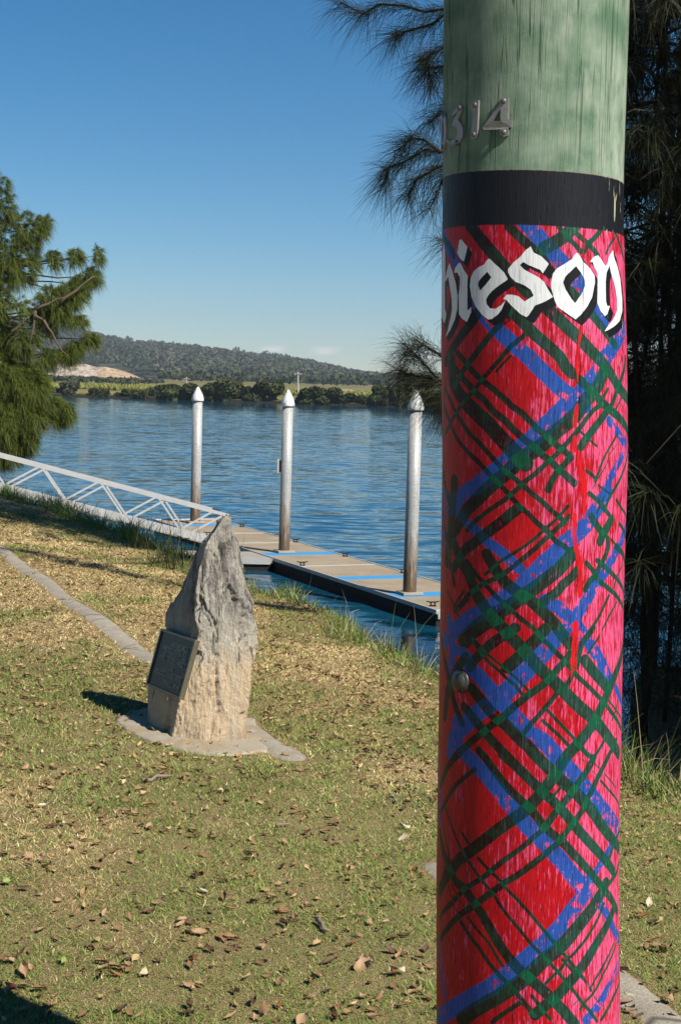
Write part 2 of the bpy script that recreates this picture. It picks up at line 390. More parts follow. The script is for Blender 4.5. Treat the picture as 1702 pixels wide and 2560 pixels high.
streak = sm.noise(sm.coord('Object', (1, 1, .07)), 24, 4, .6); col = sm.mix(sm.math('MULTIPLY', sm.ss(streak, .56, .66), .55), col, (.50, .48, .42)); col = sm.mix(sm.math('MULTIPLY', sm.ss(streak, .40, .34), .75), col, (.05, .045, .036))
sm.base(col); sm.bump(sm.math('ADD', sm.math('ADD', sm.math('MULTIPLY', n3, 1.5), sm.math('MULTIPLY', n2, 1.8)), sm.math('MULTIPLY', sm.noise(ob, 260, 3, .7), .5)), 1.0, .009)
stone = empty('standing_stone', (-.70, 6.95, float(H(-.7, 6.9))))
tag(stone, 'tall jagged grey and tan standing stone with a dark plaque on its left side', 'stone')
rebase(npmesh('rock', Vs, [Fs, Ft], sm.m, smooth_sh=True), stone)
# plaque
pTR = Vector(P(*C7(637, 943), 6.835)); pTL = Vector(P(*C7(412, 866), 7.19)); pBR = Vector(P(*C7(526, 1328), 6.80))
wx_ = pTR-pTL; hy = pBR-pTR; Wp, Hp = wx_.length, hy.length
ex = wx_.normalized(); ey = (-hy - ex*(-hy).dot(ex)).normalized(); ez = ex.cross(ey)      # ez outward (towards the viewer's left)
if ez.x > 0: ez = -ez
orig = pTL
Mp = Matrix.Translation(orig + ez*.004) @ Matrix((ex, ey, ez)).transposed().to_4x4()
def pbox(mb, x0, x1, y0, y1, z0, z1, bev=0):
    M = Mp @ Matrix.Translation(((x0+x1)/2, (y0+y1)/2, (z0+z1)/2)); mb.box(None, (x1-x0, y1-y0, z1-z0), M=M, bevel=bev); return mb
bronze = NT('dark_bronze', .38, .5); v = bronze.noise(bronze.coord(), 90, 4); bronze.base(bronze.mix(v, (.005, .007, .006), (.015, .018, .015))); bronze.b.inputs['Metallic'].default_value = .6; bronze.bump(v, .3, .001)
edge = NT('rubbed_bronze', .4, .5); v = edge.noise(edge.coord(), 60, 4); edge.base(edge.mix(v, (.10, .085, .055), (.19, .165, .11))); edge.b.inputs['Metallic'].default_value = .5
letm = NT('polished_bronze', .30, .5); letm.base((.22, .22, .19)); letm.b.inputs['Metallic'].default_value = .5
plq = rebase(pbox(MB(), .012, Wp-.012, -Hp+.012, -.012, -.018, 0.0).build('plaque', bronze.m), stone)
fr = MB()
pbox(fr, 0, Wp, -.012, 0, -.019, .007, .0015); pbox(fr, 0, Wp, -Hp, -Hp+.012, -.019, .007, .0015)
pbox(fr, 0, .012, -Hp+.0121, -.0121, -.019, .0068, .0015); pbox(fr, Wp-.012, Wp, -Hp+.0121, -.0121, -.019, .0068, .0015)
f_ = fr.build('plaque_frame', edge.m); f_.parent = plq
lt = MB(); rnd = random.Random(4)
for row, (yy, a0, a1, hgt) in enumerate(((.16, .36, .86, .022), (.25, .20, .90, .020), (.34, .26, .88, .020), (.43, .16, .92, .020), (.56, .42, .62, .018), (.66, .14, .88, .022), (.80, .44, .90, .022))):
    x = Wp*a0; y = -Hp*yy
    while x < Wp*a1:
        lw = rnd.uniform(.009, .014)
        if rnd.random() < .16: x += lw*.9; continue
        k = rnd.randrange(4)
        pbox(lt, x, x+.0026, y-hgt, y, 0, .0032)
        if k in (0, 2): pbox(lt, x+lw-.0026, x+lw, y-hgt, y, 0, .0031)
        if k in (0, 1, 3): pbox(lt, x+.0027, x+lw-.0027, y-.0030, y-.0002, 0, .0030)
        if k in (1, 2): pbox(lt, x+.0027, x+lw-.0027, y-hgt*.55, y-hgt*.55+.0028, 0, .0029)
        if k in (1, 3): pbox(lt, x+.0027, x+lw-.0027, y-hgt+.0002, y-hgt+.0030, 0, .0028)
        x += lw+.0035
l_ = lt.build('lettering', letm.m); l_.parent = plq

# ------------------------------------------------------------------ pontoon
ZD = -1.70
N0 = np.array(G(1090, 1527, ZD)); da = np.array([-.407, .9134, 0]); db = np.array([.9134, .407, 0])
def D(a, b, z=0.0): return N0 + da*a + db*b + np.array([0, 0, z])
PL, PW_ = 14.2, 1.56
Mdeck = Matrix.Translation(N0) @ Matrix((Vector(db), Vector(da), Vector((0, 0, 1)))).transposed().to_4x4()
def dbox(mb, b0, b1, a0, a1, z0, z1, bev=0):
    return mb.box(None, (b1-b0, a1-a0, z1-z0), M=Mdeck @ Matrix.Translation(((b0+b1)/2, (a0+a1)/2, (z0+z1)/2)), bevel=bev)
deckm = NT('pontoon_concrete', .9, .2); co = deckm.coord(); a = deckm.noise(co, 1.6, 5, .6); b = deckm.noise(co, 45, 4, .7)
col = deckm.mix(deckm.ss(a, .35, .7), (.275, .215, .145), (.335, .27, .19)); deckm.base(deckm.mix(deckm.math('MULTIPLY', deckm.ss(b, .5, .35), .4), col, (.17, .13, .09))); deckm.bump(b, .3, .006)
jointm = flat('pale_deck_joint', (.42, .40, .36), .8)
bluem = flat('sky_blue_deck_paint', (.055, .26, .50), .7, .2, 14)
alum = NT('weathered_aluminium', .5, .5); v = alum.noise(alum.coord(), 12, 5); alum.base(alum.mix(v, (.40, .39, .375), (.54, .53, .51))); alum.b.inputs['Metallic'].default_value = .25
hullm = flat('black_pontoon_float', (.014, .013, .012), .7, .3, 9)
blackm = flat('black_cast_iron', (.012, .012, .012), .5, .2, 40)
pon = empty('pontoon', N0.tolist()); tag(pon, 'long narrow floating pontoon with tan deck and blue cross stripes', 'pontoon')
mb = MB(); dbox(mb, .035, PW_-.035, .035, PL-.035, -.054, 0); rebase(mb.build('deck', deckm.m), pon)
mb = MB()
dbox(mb, 0, .0345, 0, PL, -.055, .012, .006); dbox(mb, PW_-.0345, PW_, 0, PL, -.055, .012, .006)
dbox(mb, .035, PW_-.035, 0, .0345, -.13, .0118, .006); dbox(mb, .035, PW_-.035, PL-.0345, PL, -.13, .0118, .006)
rebase(mb.build('edge_rail', alum.m), pon)
mb = MB(); dbox(mb, .02, PW_-.02, .036, PL-.036, -.62, -.058); rebase(mb.build('float', hullm), pon)
def along(px, py):
    q = G(px, py, ZD)-N0; return float(q[:2]@da[:2])
for px, py in ((861, 1413), (645, 1357), (616, 1333), (760, 1385), (930, 1447)):
    aa = along(px, py)
    if (px, py) in ((760, 1385), (930, 1447)): continue
    mb = MB(); dbox(mb, .05, PW_-.05, aa-.05, aa+.05, -.02, .004); rebase(mb.build('deck_joint', jointm), pon)
for (px, py), hw in (((753, 1384), .22), ((925, 1444), .20), ((1033, 1487), .22), ((590, 1312), .2)):
    aa = along(px, py)
    mb = MB(); dbox(mb, .05, PW_-.05, aa-hw, aa+hw, -.02, .0045); rebase(mb.build('blue_stripe', bluem), pon)
# landing arm towards the bank
armz = ZD
armA = G(418, 1374, ZD); armB = G(449, 1390, ZD); armC = G(690, 1400, ZD); armD = G(620, 1376, ZD)
mb = MB()
def slab(mb, quad, z0, z1):
    top = [mb.bm.verts.new((q[0], q[1], z1)) for q in quad]; bot = [mb.bm.verts.new((q[0], q[1], z0)) for q in quad]
    mb.bm.faces.new(top); mb.bm.faces.new(bot[::-1])
    for k in range(4): mb.bm.faces.new((top[k], top[(k+1) % 4], bot[(k+1) % 4], bot[k]))
    return mb
armq = [np.array(armB), D(6.55, -.004), D(7.75, -.004), np.array(armA)]
greydeck = flat('grey_landing_boards', (.30, .27, .22), .85, .25, 6)
slab(mb, armq, ZD-.10, ZD-.01); rebase(mb.build('landing_arm', greydeck), pon)
cen = np.mean(armq, 0); fl = [cen+(np.array(q)-cen)*.97 for q in armq]
mb = slab(MB(), fl, ZD-.60, ZD-.102); rebase(mb.build('float', hullm), pon)
a_, b_ = armq[0], armq[1]
mb = MB(); mb.bar((a_[0], a_[1]-.025, ZD-.055), (b_[0]-.06, b_[1]-.005, ZD-.055), .04, .12); rebase(mb.build('edge_rail', alum.m), pon)
def cleat(a, b):
    mb = MB(); q = D(a, b, .004)
    mb.box((q[0], q[1], q[2]+.006), (.10, .06, .014)); mb.tube([q+np.array([-.03, 0, .01]), q+np.array([-.03, 0, .055])], .011, 6); mb.tube([q+np.array([.03, 0, .01]), q+np.array([.03, 0, .055])], .011, 6)
    mb.tube([q+np.array([-.10, -.02, .075]), q+np.array([-.04, -.01, .06]), q+np.array([.04, .01, .06]), q+np.array([.10, .02, .075])], [.008, .013, .013, .008], 6)
    return rebase(mb.build('cleat', blackm), pon)
for a, b in ((.42, .16), (5.4, .10), (10.6, .10), (1.2, PW_-.08), (4.1, PW_-.08), (6.6, PW_-.08), (9.1, PW_-.08), (12.3, PW_-.08)): cleat(a, b)
mb = MB(); mb.tube([D(a, PW_+.02, -.02+.012*math.sin(a*6)) for a in np.arange(.2, PL, .12)], .022, 6); rebase(mb.build('bumper_rope', jointm), pon)
# piles
pilem = NT('galvanised_steel_pile', .45, .5); st = pilem.coord('Object', (1, 1, .10)); ob = pilem.coord()
sp = pilem.n('ShaderNodeSeparateXYZ'); pilem.t.links.new(ob, sp.inputs[0]); z = sp.outputs[2]
n = pilem.noise(st, 26, 6, .75); n2 = pilem.noise(ob, 30, 4, .6)
zz = pilem.math('ADD', z, pilem.math('MULTIPLY', pilem.math('SUBTRACT', n, .5), 2.2))
col = pilem.mix(pilem.ss(n2, .35, .65), (.33, .325, .315), (.44, .435, .42))
col = pilem.mix(pilem.math('MULTIPLY', pilem.ss(n, .60, .70), .30), col, (.28, .25, .21))
col = pilem.mix(pilem.math('SUBTRACT', 1.0, pilem.ss(zz, .75, 1.0)), col, pilem.mix(n2, (.19, .155, .12), (.33, .28, .23)))
col = pilem.mix(pilem.math('SUBTRACT', 1.0, pilem.ss(zz, .28, .62)), col, pilem.mix(n2, (.085, .052, .030), (.17, .105, .062)))
pilem.base(col); pilem.b.inputs['Metallic'].default_value = .15
capm = NT('white_pile_cap_with_droppings', .55, .4); n = capm.noise(capm.coord(), 14, 4, .6); CAPN = n
capm.base(capm.mix(capm.ss(n, .60, .66), (.66, .66, .64), (.14, .13, .11)))
capc = flat('white_pile_cap', (.66, .66, .64), .5, .05)
PILES = [((1023, 1487), 1.205, 1.52, 'nearest steel pile, its cone cap grimy and partly behind needle foliage', 0.107, capm.m),
         ((710, 1382), 1.12, 1.44, 'middle steel pile carrying a small box on its left side', 0.106, capm.m),
         ((488, 1308), 1.09, 1.41, 'farthest steel pile with a clean white cone cap, behind the gangway', 0.115, capc)]
for (px, py), zs_, zt_, lab, rad, cm in PILES:
    q = G(px, py, ZD)
    root = empty('mooring_pile', (q[0], q[1], ZD)); tag(root, lab, 'pile', 'mooring piles along the pontoon')
    mb = MB(); hs = zs_-ZD
    mb.lathe([(rad, -2.2), (rad, 0), (rad*.995, hs*.5), (rad*.97, hs)], 28); mb.build('shaft', pilem.m, root, True)
    mb = MB(); k = zt_-zs_
    mb.lathe([(rad*.9, hs-.004), (rad*1.18, hs-.002), (rad*1.21, hs+.02), (rad*1.19, hs+.06), (rad*1.02, hs+k*.42), (rad*.62, hs+k*.70), (rad*.26, hs+k*.93), (rad*.12, hs+k*.995), (.004, hs+k)], 28); mb.build('cap', cm, root, True)
    mb = MB()
    mb.box((0, 0, .03), (rad*3.2, rad*2.7, .045), rz=math.atan2(da[1], da[0])-math.pi/2, bevel=.008); rebase(mb.build('pile_guide', greydeck), pon).location = (q[0], q[1], ZD)
    pon.children[-1].matrix_parent_inverse = Matrix.Translation(pon.location).inverted()
    if px == 710:
        h0 = -1.70; zc_ = float(P(697, 1165, q[1])[2])-ZD
        mb = MB(); mb.box((-rad-.05, -.02, zc_), (.035, .16, .27), bevel=.006); bx = mb.build('sign_box', alum.m, root)
        mb = MB(); mb.box((-rad-.015, -.02, zc_), (.04, .06, .22)); mb.build('bracket', blackm, bx)
# gangway
gang = empty('gangway', tuple(P(506, 1351, 29.3))); tag(gang, 'white aluminium truss gangway sloping from the bank down to the pontoon', 'gangway')
gE = np.array([-2.27, 29.36, ZD+.03]); gdir = np.array([-.96, -.27, 0]); slope = .250; perp = np.array([-.27, .96, 0])
def GW(s, off, h): return gE + gdir*s + perp*off + np.array([0, 0, slope*s + h])
whitem = NT('white_powder_coat', .45, .4); v = whitem.noise(whitem.coord(), 9, 4); whitem.base(whitem.mix(v, (.34, .34, .335), (.44, .44, .435)))
GL_, HT = 9.9, .65
for off in (0.0, .95):
    mb = MB()
    mb.bar(GW(-.05, off, .055), GW(GL_, off, .055), .05, .088); rebase(mb.build('bottom_chord', whitem.m), gang)
    mb = MB(); mb.bar(GW(-.10, off, HT), GW(GL_, off, HT), .05, .062); rebase(mb.build('handrail', whitem.m), gang)
    mb = MB(); n = 8; bay = 1.146
    for k in range(n):
        s0 = .02+k*bay*1.0
        mb.bar(GW(s0+bay*.57, off, .10), GW(s0+.02, off, HT-.045), .036, .036)
        mb.bar(GW(s0+bay*.61, off, .10), GW(s0+bay*.98, off, HT-.045), .036, .036)
    mb.bar(GW(-.06, off, .125), GW(-.06, off, HT-.045), .036, .036)
    rebase(mb.build('truss_web', whitem.m), gang)
mb = MB(); mb.bar(GW(-.05, .475, -.02), GW(GL_, .475, -.02), .70, .03); rebase(mb.build('walkway', greydeck), gang)
# ------------------------------------------------------------------ painted power pole
YP = 2.50
_edge_y = np.array([-60, 0, 150, 420, 560, 880, 1000, 1150, 1250, 1450, 1700, 1900, 2000, 2200, 2560, 2700.])
_edge_l = np.array([1109, 1108, 1107, 1106, 1104, 1101, 1103, 1104, 1103, 1100, 1096, 1093, 1092, 1089, 1090, 1090.])
_edge_r = np.array([1574, 1573, 1568, 1560, 1560, 1568, 1569, 1570, 1566, 1560, 1555, 1552, 1549, 1547, 1550, 1550.])
_pz, _pc, _pr = [], [], []
for yy, l, r in zip(_edge_y, _edge_l, _edge_r):
    dl, dr = ray(l, yy), ray(r, yy)
    a0, a1 = math.atan2(dl[0], dl[1]), math.atan2(dr[0], dr[1])
    am, hf = (a0+a1)/2, (a1-a0)/2
    dist = YP/math.cos(am)
    dm = ray((l+r)/2, yy)
    _pz.append(1.6 + YP*dm[2]/dm[1]); _pc.append(YP*math.tan(am)); _pr.append(dist*math.sin(hf))
_pz, _pc, _pr = map(np.array, (_pz, _pc, _pr)); _o = np.argsort(_pz); _pz, _pc, _pr = _pz[_o], _pc[_o], _pr[_o]
def pole_c(z): return np.interp(z, _pz, _pc)
def pole_r(z): return np.interp(z, _pz, _pr)
R0 = float(np.mean(_pr))
def px2pole(px, py):
    d = ray(px, py); a = d[0]/d[1]; b = d[2]/d[1]; y = YP-.15; th = 0
    for _ in range(8):
        z = 1.6+b*y; c = float(pole_c(z)); r = float(pole_r(z))
        A = a*a+1; B = -2*(a*c+YP); Cc = c*c+YP*YP-r*r; D = B*B-4*A*Cc
        y = (-B-math.sqrt(max(D, 0)))/(2*A)
        th = math.atan2(a*y-c, YP-y)
    return th*R0, 1.6+b*y
ROW = {1: 540, 2: 880, 3: 1220, 4: 1560, 5: 1880, 6: 2200}
def S2(row, pts): return np.array([px2pole(1080+x/6.03, ROW[row]+y/6.03) for x, y in pts])
PXM = (YP-R0)/F/6.03           # metres per traced pixel on the near side
_ths = np.concatenate([np.linspace(-112, 112, 440), np.linspace(112, 248, 26)[1:-1]])*math.pi/180
_zs = np.concatenate([np.linspace(-.5, .42, 12)[:-1], np.linspace(.42, 2.40, 960), np.linspace(2.40, 7.5, 20)[1:]])
TH, ZZ = np.meshgrid(_ths, _zs)
SS = TH*R0
NS = SS.ravel(); NZ = ZZ.ravel()
A_ = {k: np.full(NS.size, -50.0, np.float32) for k in ('blue', 'gr', 'gl', 'white', 'black', 'red', 'drip', 'crack')}
def seg_sdf(pts, hw, key):
    pts = np.asarray(pts); hw = np.broadcast_to(np.asarray(hw, float), (len(pts),))
    lo = pts.min(0)-hw.max()-.01; hi = pts.max(0)+hw.max()+.01
    idx = np.nonzero((NS > lo[0]) & (NS < hi[0]) & (NZ > lo[1]) & (NZ < hi[1]))[0]
    if not len(idx): return
    q = np.stack([NS[idx], NZ[idx]], 1); best = np.full(len(idx), -50.0)
    for i in range(len(pts)-1):
        a, b = pts[i], pts[i+1]; d = b-a; L = d@d+1e-12
        t = np.clip(((q-a)@d)/L, 0, 1); dd = np.hypot(*(q-a-t[:, None]*d).T)
        best = np.maximum(best, ((1-t)*hw[i]+t*hw[i+1]-dd)*1000)
    A_[key][idx] = np.maximum(A_[key][idx], best)
def poly_sdf(poly, key, holes=(), sub=False):
    rings = [np.asarray(poly)]+[np.asarray(h) for h in holes]
    allp = np.concatenate(rings); lo = allp.min(0)-.012; hi = allp.max(0)+.012
    idx = np.nonzero((NS > lo[0]) & (NS < hi[0]) & (NZ > lo[1]) & (NZ < hi[1]))[0]
    if not len(idx): return
    q = np.stack([NS[idx], NZ[idx]], 1); dist = np.full(len(idx), 9.0); ins = np.zeros(len(idx), bool)
    for rg in rings:
        for i in range(len(rg)):
            a, b = rg[i], rg[(i+1) % len(rg)]; d = b-a; L = d@d+1e-12
            t = np.clip(((q-a)@d)/L, 0, 1); dist = np.minimum(dist, np.hypot(*(q-a-t[:, None]*d).T))
            cnd = (a[1] > q[:, 1]) != (b[1] > q[:, 1])
            xi = a[0]+(q[:, 1]-a[1])/(b[1]-a[1]+1e-15)*(b[0]-a[0])
            ins ^= cnd & (q[:, 0] < xi)
    v = np.where(ins, dist, -dist)*1000
    A_[key][idx] = np.maximum(A_[key][idx], v)
X = 1447
STROKES = [  # (kind, row frame, width in traced px, points)
# --- blue bands
('blue',1,240,[(1400,90),(1507,200),(1657,380),(1827,560),(1990,730),(2190,970),(2330,1150),(2500,1400),(2720,1680)]),
('blue',1,210,[(150,230),(300,560),(450,900),(600,1270),(760,1480),(860,1590)]),
('blue',1,235,[(760,1480),(860,1590),(1050,1780),(1250,1960),(1447,2130),(1700,2380),(1900,2570),(2050,2690),(2300,2860)]),
('blue',2,265,[(2890,-350),(2760,-120),(2600,100),(2470,340),(2250,620),(2000,830),(1830,1000),(1640,1180),(1500,1330),(1340,1440),(1130,1650),(950,1800),(780,1940),(620,2050),(430,2180),(250,2350)]),
('blue',2,150,[(2670,1040),(2780,1180),(2877,1350)]),
('blue',2,150,[(2917,1330),(2867,1550),(2787,1720),(2687,1900),(2637,2060)]),
('blue',3,255,[(2640,60),(2490,310),(2320,560),(2150,720),(1970,860),(1850,990),(1650,1180),(1480,1360),(1300,1530),(1120,1640),(920,1760),(740,1870),(570,1970),(330,2150),(200,2300)]),
('blue',3,165,[(200,80),(330,300),(450,450),(540,540),(690,660),(850,830),(960,900),(1080,1000),(1200,1110),(1330,1230)]),
('blue',3,200,[(2927,560),(2867,760),(2757,980),(2667,1180),(2557,1340),(2427,1500),(2337,1680),(2227,1850),(2087,2050),(1980,2170),(1830,2290)]),
('blue',4,265,[(1830,240),(1680,440),(1480,640),(1320,800),(1080,1060),(900,1200),(700,1320),(540,1470),(400,1620),(300,1750)]),
('blue',3,200,[(1700,1700),(1900,1800),(2087,1980),(2207,2110),(2347,2310),(2467,2490),(2577,2690),(2667,2900)]),
('blue',4,130,[(2760,960),(2830,1130),(2870,1280)]),
('blue',4,245,[(560,640),(700,780),(900,1010),(1100,1230),(1300,1460),(1500,1660),(1680,1770),(1800,1900),(1900,2040),(1990,2110),(2127,2260),(2317,2490),(2447,2650),(2600,2830),(2730,2990),(2800,3110)]),
('blue',5,130,[(2807,1150),(2657,1460),(2517,1700),(2400,1900)]),
('blue',5,250,[(320,-180),(430,-40),(620,150),(800,350),(980,560),(1130,760),(1280,940),(1430,1120),(1560,1240),(1700,1380),(1880,1570),(2070,1800),(2230,2000),(2340,2120)]),
('blue',6,260,[(2347,40),(2250,260),(2090,480),(1970,660),(1850,800),(1690,960),(1500,1120),(1280,1320),(1080,1460),(900,1610),(700,1710),(480,1840),(280,1960),(100,2080)]),
('blue',6,150,[(2500,330),(2617,500),(2727,750),(2807,900)]),
('blue',6,165,[(2827,950),(2807,1200),(2737,1450),(2617,1680),(2527,1850),(2447,1960),(2347,2080),(2290,2190)]),
('blue',6,90,[(100,900),(140,1400),(200,1750)]),
('blue',4,150,[(300,380),(480,430),(560,520)]),
# --- green, falling to the right
('gr',1,200,[(560,130),(600,180),(720,330),(870,520),(1010,680),(1160,850),(1300,1000),(1420,1130),(1530,1200),(1700,1370),(1847,1500),(2050,1690),(2200,1830),(2410,2050),(2567,2210),(2697,2380),(2787,2550),(2877,2670),(2960,2800)]),
('gr',1,145,[(1150,160),(1350,350),(1500,480),(1640,600),(1760,800),(1950,1000),(2147,1190),(2400,1480),(2500,1600),(2600,1730),(2680,1840),(2760,1950)]),
('gr',1,185,[(1180,1400),(1300,1540),(1440,1680),(1560,1800),(1750,1960),(1930,2130),(2017,2280),(2110,2370)]),
('gr',1,90,[(2060,110),(2200,290),(2330,400),(2440,520),(2500,600)]),
('gr',1,80,[(1910,170),(2047,330),(2167,450),(2247,540)]),
('gr',1,75,[(2737,180),(2797,340),(2857,520),(2897,680)]),
('gr',2,105,[(380,20),(500,150),(600,280),(740,420),(900,540),(1080,700),(1200,820),(1350,920),(1447,1020),(1567,1150),(1687,1240),(1827,1370),(1947,1460),(2080,1570)]),
('gr',2,115,[(320,200),(430,370),(560,500),(650,610),(800,740),(920,900),(1080,1020),(1230,1180),(1400,1330),(1557,1450),(1667,1560),(1777,1640),(1877,1740),(1987,1830),(2087,1930),(2140,1980)]),
('gr',2,255,[(280,100),(300,450),(420,650),(560,820),(700,950),(860,1100),(1000,1260),(1130,1400),(1250,1540),(1400,1680)]),
('gr',2,85,[(190,540),(260,700),(320,850),(420,1020),(550,1220),(680,1340),(800,1470),(930,1620),(1080,1780),(1230,1900),(1350,2000),(1507,2140),(1650,2250),(1780,2380),(1890,2470),(2000,2570)]),
('gr',2,85,[(170,800),(250,1020),(330,1220),(430,1390),(560,1530),(700,1660),(830,1810),(950,1930),(1080,2060),(1180,2180),(1300,2310),(1447,2440),(1580,2580),(1720,2690),(1870,2860),(1990,2930),(2080,3010)]),
('gr',2,150,[(2227,420),(2350,540),(2467,660),(2567,770),(2680,870),(2790,960),(2890,1080),(2960,1230)]),
('gr',2,60,[(2327,1790),(2407,1850),(2457,1900)]),
('gr',2,40,[(2507,2010),(2627,2100),(2697,2160)]),
('gr',3,80,[(2367,80),(2497,190),(2597,320),(2687,430)]),
('gr',3,70,[(2820,540),(2877,620),(2937,780)]),
('gr',3,60,[(2777,180),(2847,300),(2917,420),(2947,540)]),
('gr',3,125,[(2397,430),(2507,600),(2587,720)]),
('gr',3,85,[(2327,1130),(2397,1210),(2507,1400),(2637,1500),(2747,1590),(2827,1700),(2877,1820)]),
('gr',3,85,[(2487,1090),(2567,1160),(2677,1260),(2787,1370),(2847,1470),(2887,1580)]),
('gr',3,105,[(2770,880),(2877,1000),(2917,1180)]),
('gr',3,205,[(330,850),(420,1080),(520,1250),(600,1430),(660,1600),(760,1750),(860,1900),(960,2020),(1050,2100),(1200,2260),(1350,2420),(1500,2590),(1620,2730),(1780,2870),(1950,3030),(2100,3190),(2240,3320),(2380,3440),(2470,3530),(2600,3690),(2720,3870),(2800,4000)]),
('gr',3,80,[(530,1100),(600,1220),(700,1350),(800,1460),(900,1570),(1020,1690),(1130,1790),(1240,1890),(1340,1980),(1500,2100),(1600,2200),(1707,2320),(1847,2460),(1967,2580),(2087,2710),(2187,2840),(2327,2970),(2467,3110),(2567,3210),(2677,3360),(2777,3500),(2837,3630)]),
('gr',3,190,[(820,1000),(960,1250),(1120,1450),(1300,1590),(1470,1690),(1600,1800),(1730,1930),(1860,2060),(1900,2130),(2000,2260),(2080,2360)]),
('gr',4,190,[(2300,550),(2430,720),(2550,860),(2640,970)]),
('gr',3,40,[(230,1560),(300,1720),(350,1830),(400,1930)]),
('gr',4,58,[(600,220),(680,360),(760,480),(870,590),(1000,700),(1130,830),(1250,930),(1370,1080)]),
('gr',4,45,[(640,230),(740,360),(860,480),(1000,600),(1150,720),(1300,850),(1470,1030)]),
('gr',4,195,[(600,980),(720,1130),(840,1280),(960,1400),(1080,1500),(1200,1620),(1330,1750),(1447,1850),(1560,1990),(1700,2120),(1857,2270),(2000,2410),(2130,2510),(2260,2650),(2400,2810),(2510,2990),(2620,3140),(2740,3290),(2830,3410)]),
('gr',4,165,[(480,1250),(640,1450),(780,1620),(900,1760),(1030,1900),(1200,2080),(1350,2230),(1500,2380),(1660,2530),(1850,2700),(1990,2850),(2110,2990),(2220,3130),(2380,3310),(2520,3470),(2640,3610),(2720,3730)]),
('gr',5,140,[(700,-20),(820,120),(930,280),(1060,450),(1200,610),(1340,740),(1480,850),(1580,990),(1680,1130),(1800,1230),(1950,1340),(2080,1490),(2230,1650),(2380,1820),(2490,1960),(2600,2100),(2700,2230),(2780,2400)]),
('gr',4,58,[(1717,1280),(1847,1420),(2007,1590),(2147,1740)]),
('gr',4,58,[(1667,1460),(1797,1580),(1947,1720),(2067,1850)]),
('gr',4,85,[(2147,1760),(2287,1920),(2427,2050)]),
('gr',5,30,[(2587,330),(2677,430),(2757,540)]),
('gr',5,45,[(2527,430),(2647,570),(2737,670),(2807,790),(2827,900)]),
('gr',5,24,[(2437,170),(2527,260)]), ('gr',5,20,[(2227,90),(2327,170)]), ('gr',5,22,[(2397,280),(2487,370)]),
('gr',5,175,[(110,1200),(160,1500),(250,1750),(350,1950),(480,2060),(620,2260),(760,2470),(880,2690),(1000,2890),(1130,3080),(1300,3280),(1450,3400),(1560,3500),(1700,3620),(1827,3740),(2000,3930),(2150,4110)]),
('gr',5,60,[(200,850),(300,1150),(400,1400),(520,1620),(680,1850),(760,1960),(900,2120),(1050,2360),(1200,2550),(1330,2700),(1447,2850),(1580,2990),(1700,3110),(1850,3270),(2010,3460),(2150,3630),(2270,3790),(2390,3930),(2480,4060)]),
('gr',5,60,[(690,1600),(850,1780),(1000,1920),(1130,2080),(1290,2240),(1447,2410),(1590,2580),(1730,2750),(1870,2920),(2030,3100),(2150,3260),(2290,3430),(2390,3590)]),
('gr',6,20,[(2390,1660),(2450,1780),(2560,1900),(2610,1980)]),
('gr',6,80,[(430,640),(540,820),(680,1000),(800,1180),(930,1350),(1050,1480),(1180,1600),(1280,1720),(1420,1900),(1540,2050)]),
('gr',6,55,[(530,560),(680,760),(850,950),(980,1180),(1060,1300)]),
('gr',6,60,[(1507,1750),(1597,1880),(1687,2000),(1777,2100)]),
('gr',5,60,[(450,1230),(540,1370)]),
('gr',5,45,[(80,700),(130,1000),(200,1300),(260,1650)]),
('gr',6,35,[(240,90),(310,330),(400,560)]),('gr',6,30,[(290,60),(400,280),(500,460)]),
# --- green, falling to the left
('gl',1,200,[(2167,130),(2000,300),(1850,400),(1690,480)]),
('gl',1,85,[(2537,220),(2447,330),(2347,420),(2280,540)]),
('gl',1,45,[(2747,330),(2667,450),(2617,570)]),
('gl',1,105,[(1190,1430),(1130,1550),(1000,1650),(870,1800),(760,1940),(660,2070),(540,2230),(430,2390),(340,2560)]),
('gl',1,75,[(1400,1790),(1200,1950),(1080,2080),(1000,2180),(870,2330),(740,2480),(620,2640),(540,2730),(440,2850),(360,2970),(270,3130),(200,3280)]),
('gl',1,170,[(760,1380),(680,1470),(600,1600),(480,1750),(370,1900),(280,2050),(200,2200)]),
('gl',1,120,[(420,900),(330,1100),(260,1400),(200,1700)]),
('gl',2,225,[(2587,300),(2507,500),(2387,640),(2297,760),(2187,920),(2047,1060),(1877,1190),(1747,1320),(1597,1450),(1447,1540),(1300,1640),(1160,1790),(1000,1920),(850,2050),(700,2200),(520,2380),(420,2550),(300,2750)]),
('gl',2,78,[(2567,780),(2447,860),(2327,1000),(2207,1170),(2087,1310),(1967,1440),(1847,1570),(1717,1680),(1617,1780),(1507,1870),(1420,1930),(1300,2050),(1200,2130),(1100,2220),(950,2320),(800,2430),(650,2550),(520,2690)]),
('gl',2,130,[(2627,900),(2497,1080),(2407,1200),(2297,1340),(2237,1440)]),
('gl',2,105,[(2087,1590),(1987,1700),(1867,1830),(1797,1950),(1747,2080)]),
('gl',2,100,[(2917,80),(2897,250),(2837,440),(2777,600),(2707,800),(2647,880)]),
('gl',2,25,[(2867,90),(2787,260)]), ('gl',2,60,[(2647,560),(2577,680)]),
('gl',2,45,[(2797,1230),(2697,1400),(2607,1560),(2547,1700),(2507,1820),(2457,1950)]),
('gl',2,22,[(2777,1400),(2677,1540),(2627,1700),(2507,1900),(2417,2060)]),
('gl',2,65,[(2947,1500),(2887,1780),(2817,1950),(2717,2120),(2647,2250),(2607,2380)]),
('gl',3,170,[(2700,480),(2637,600),(2567,720),(2537,800)]),
('gl',3,105,[(2647,760),(2657,900),(2607,1040),(2527,1180),(2447,1330),(2377,1400),(2307,1530)]),
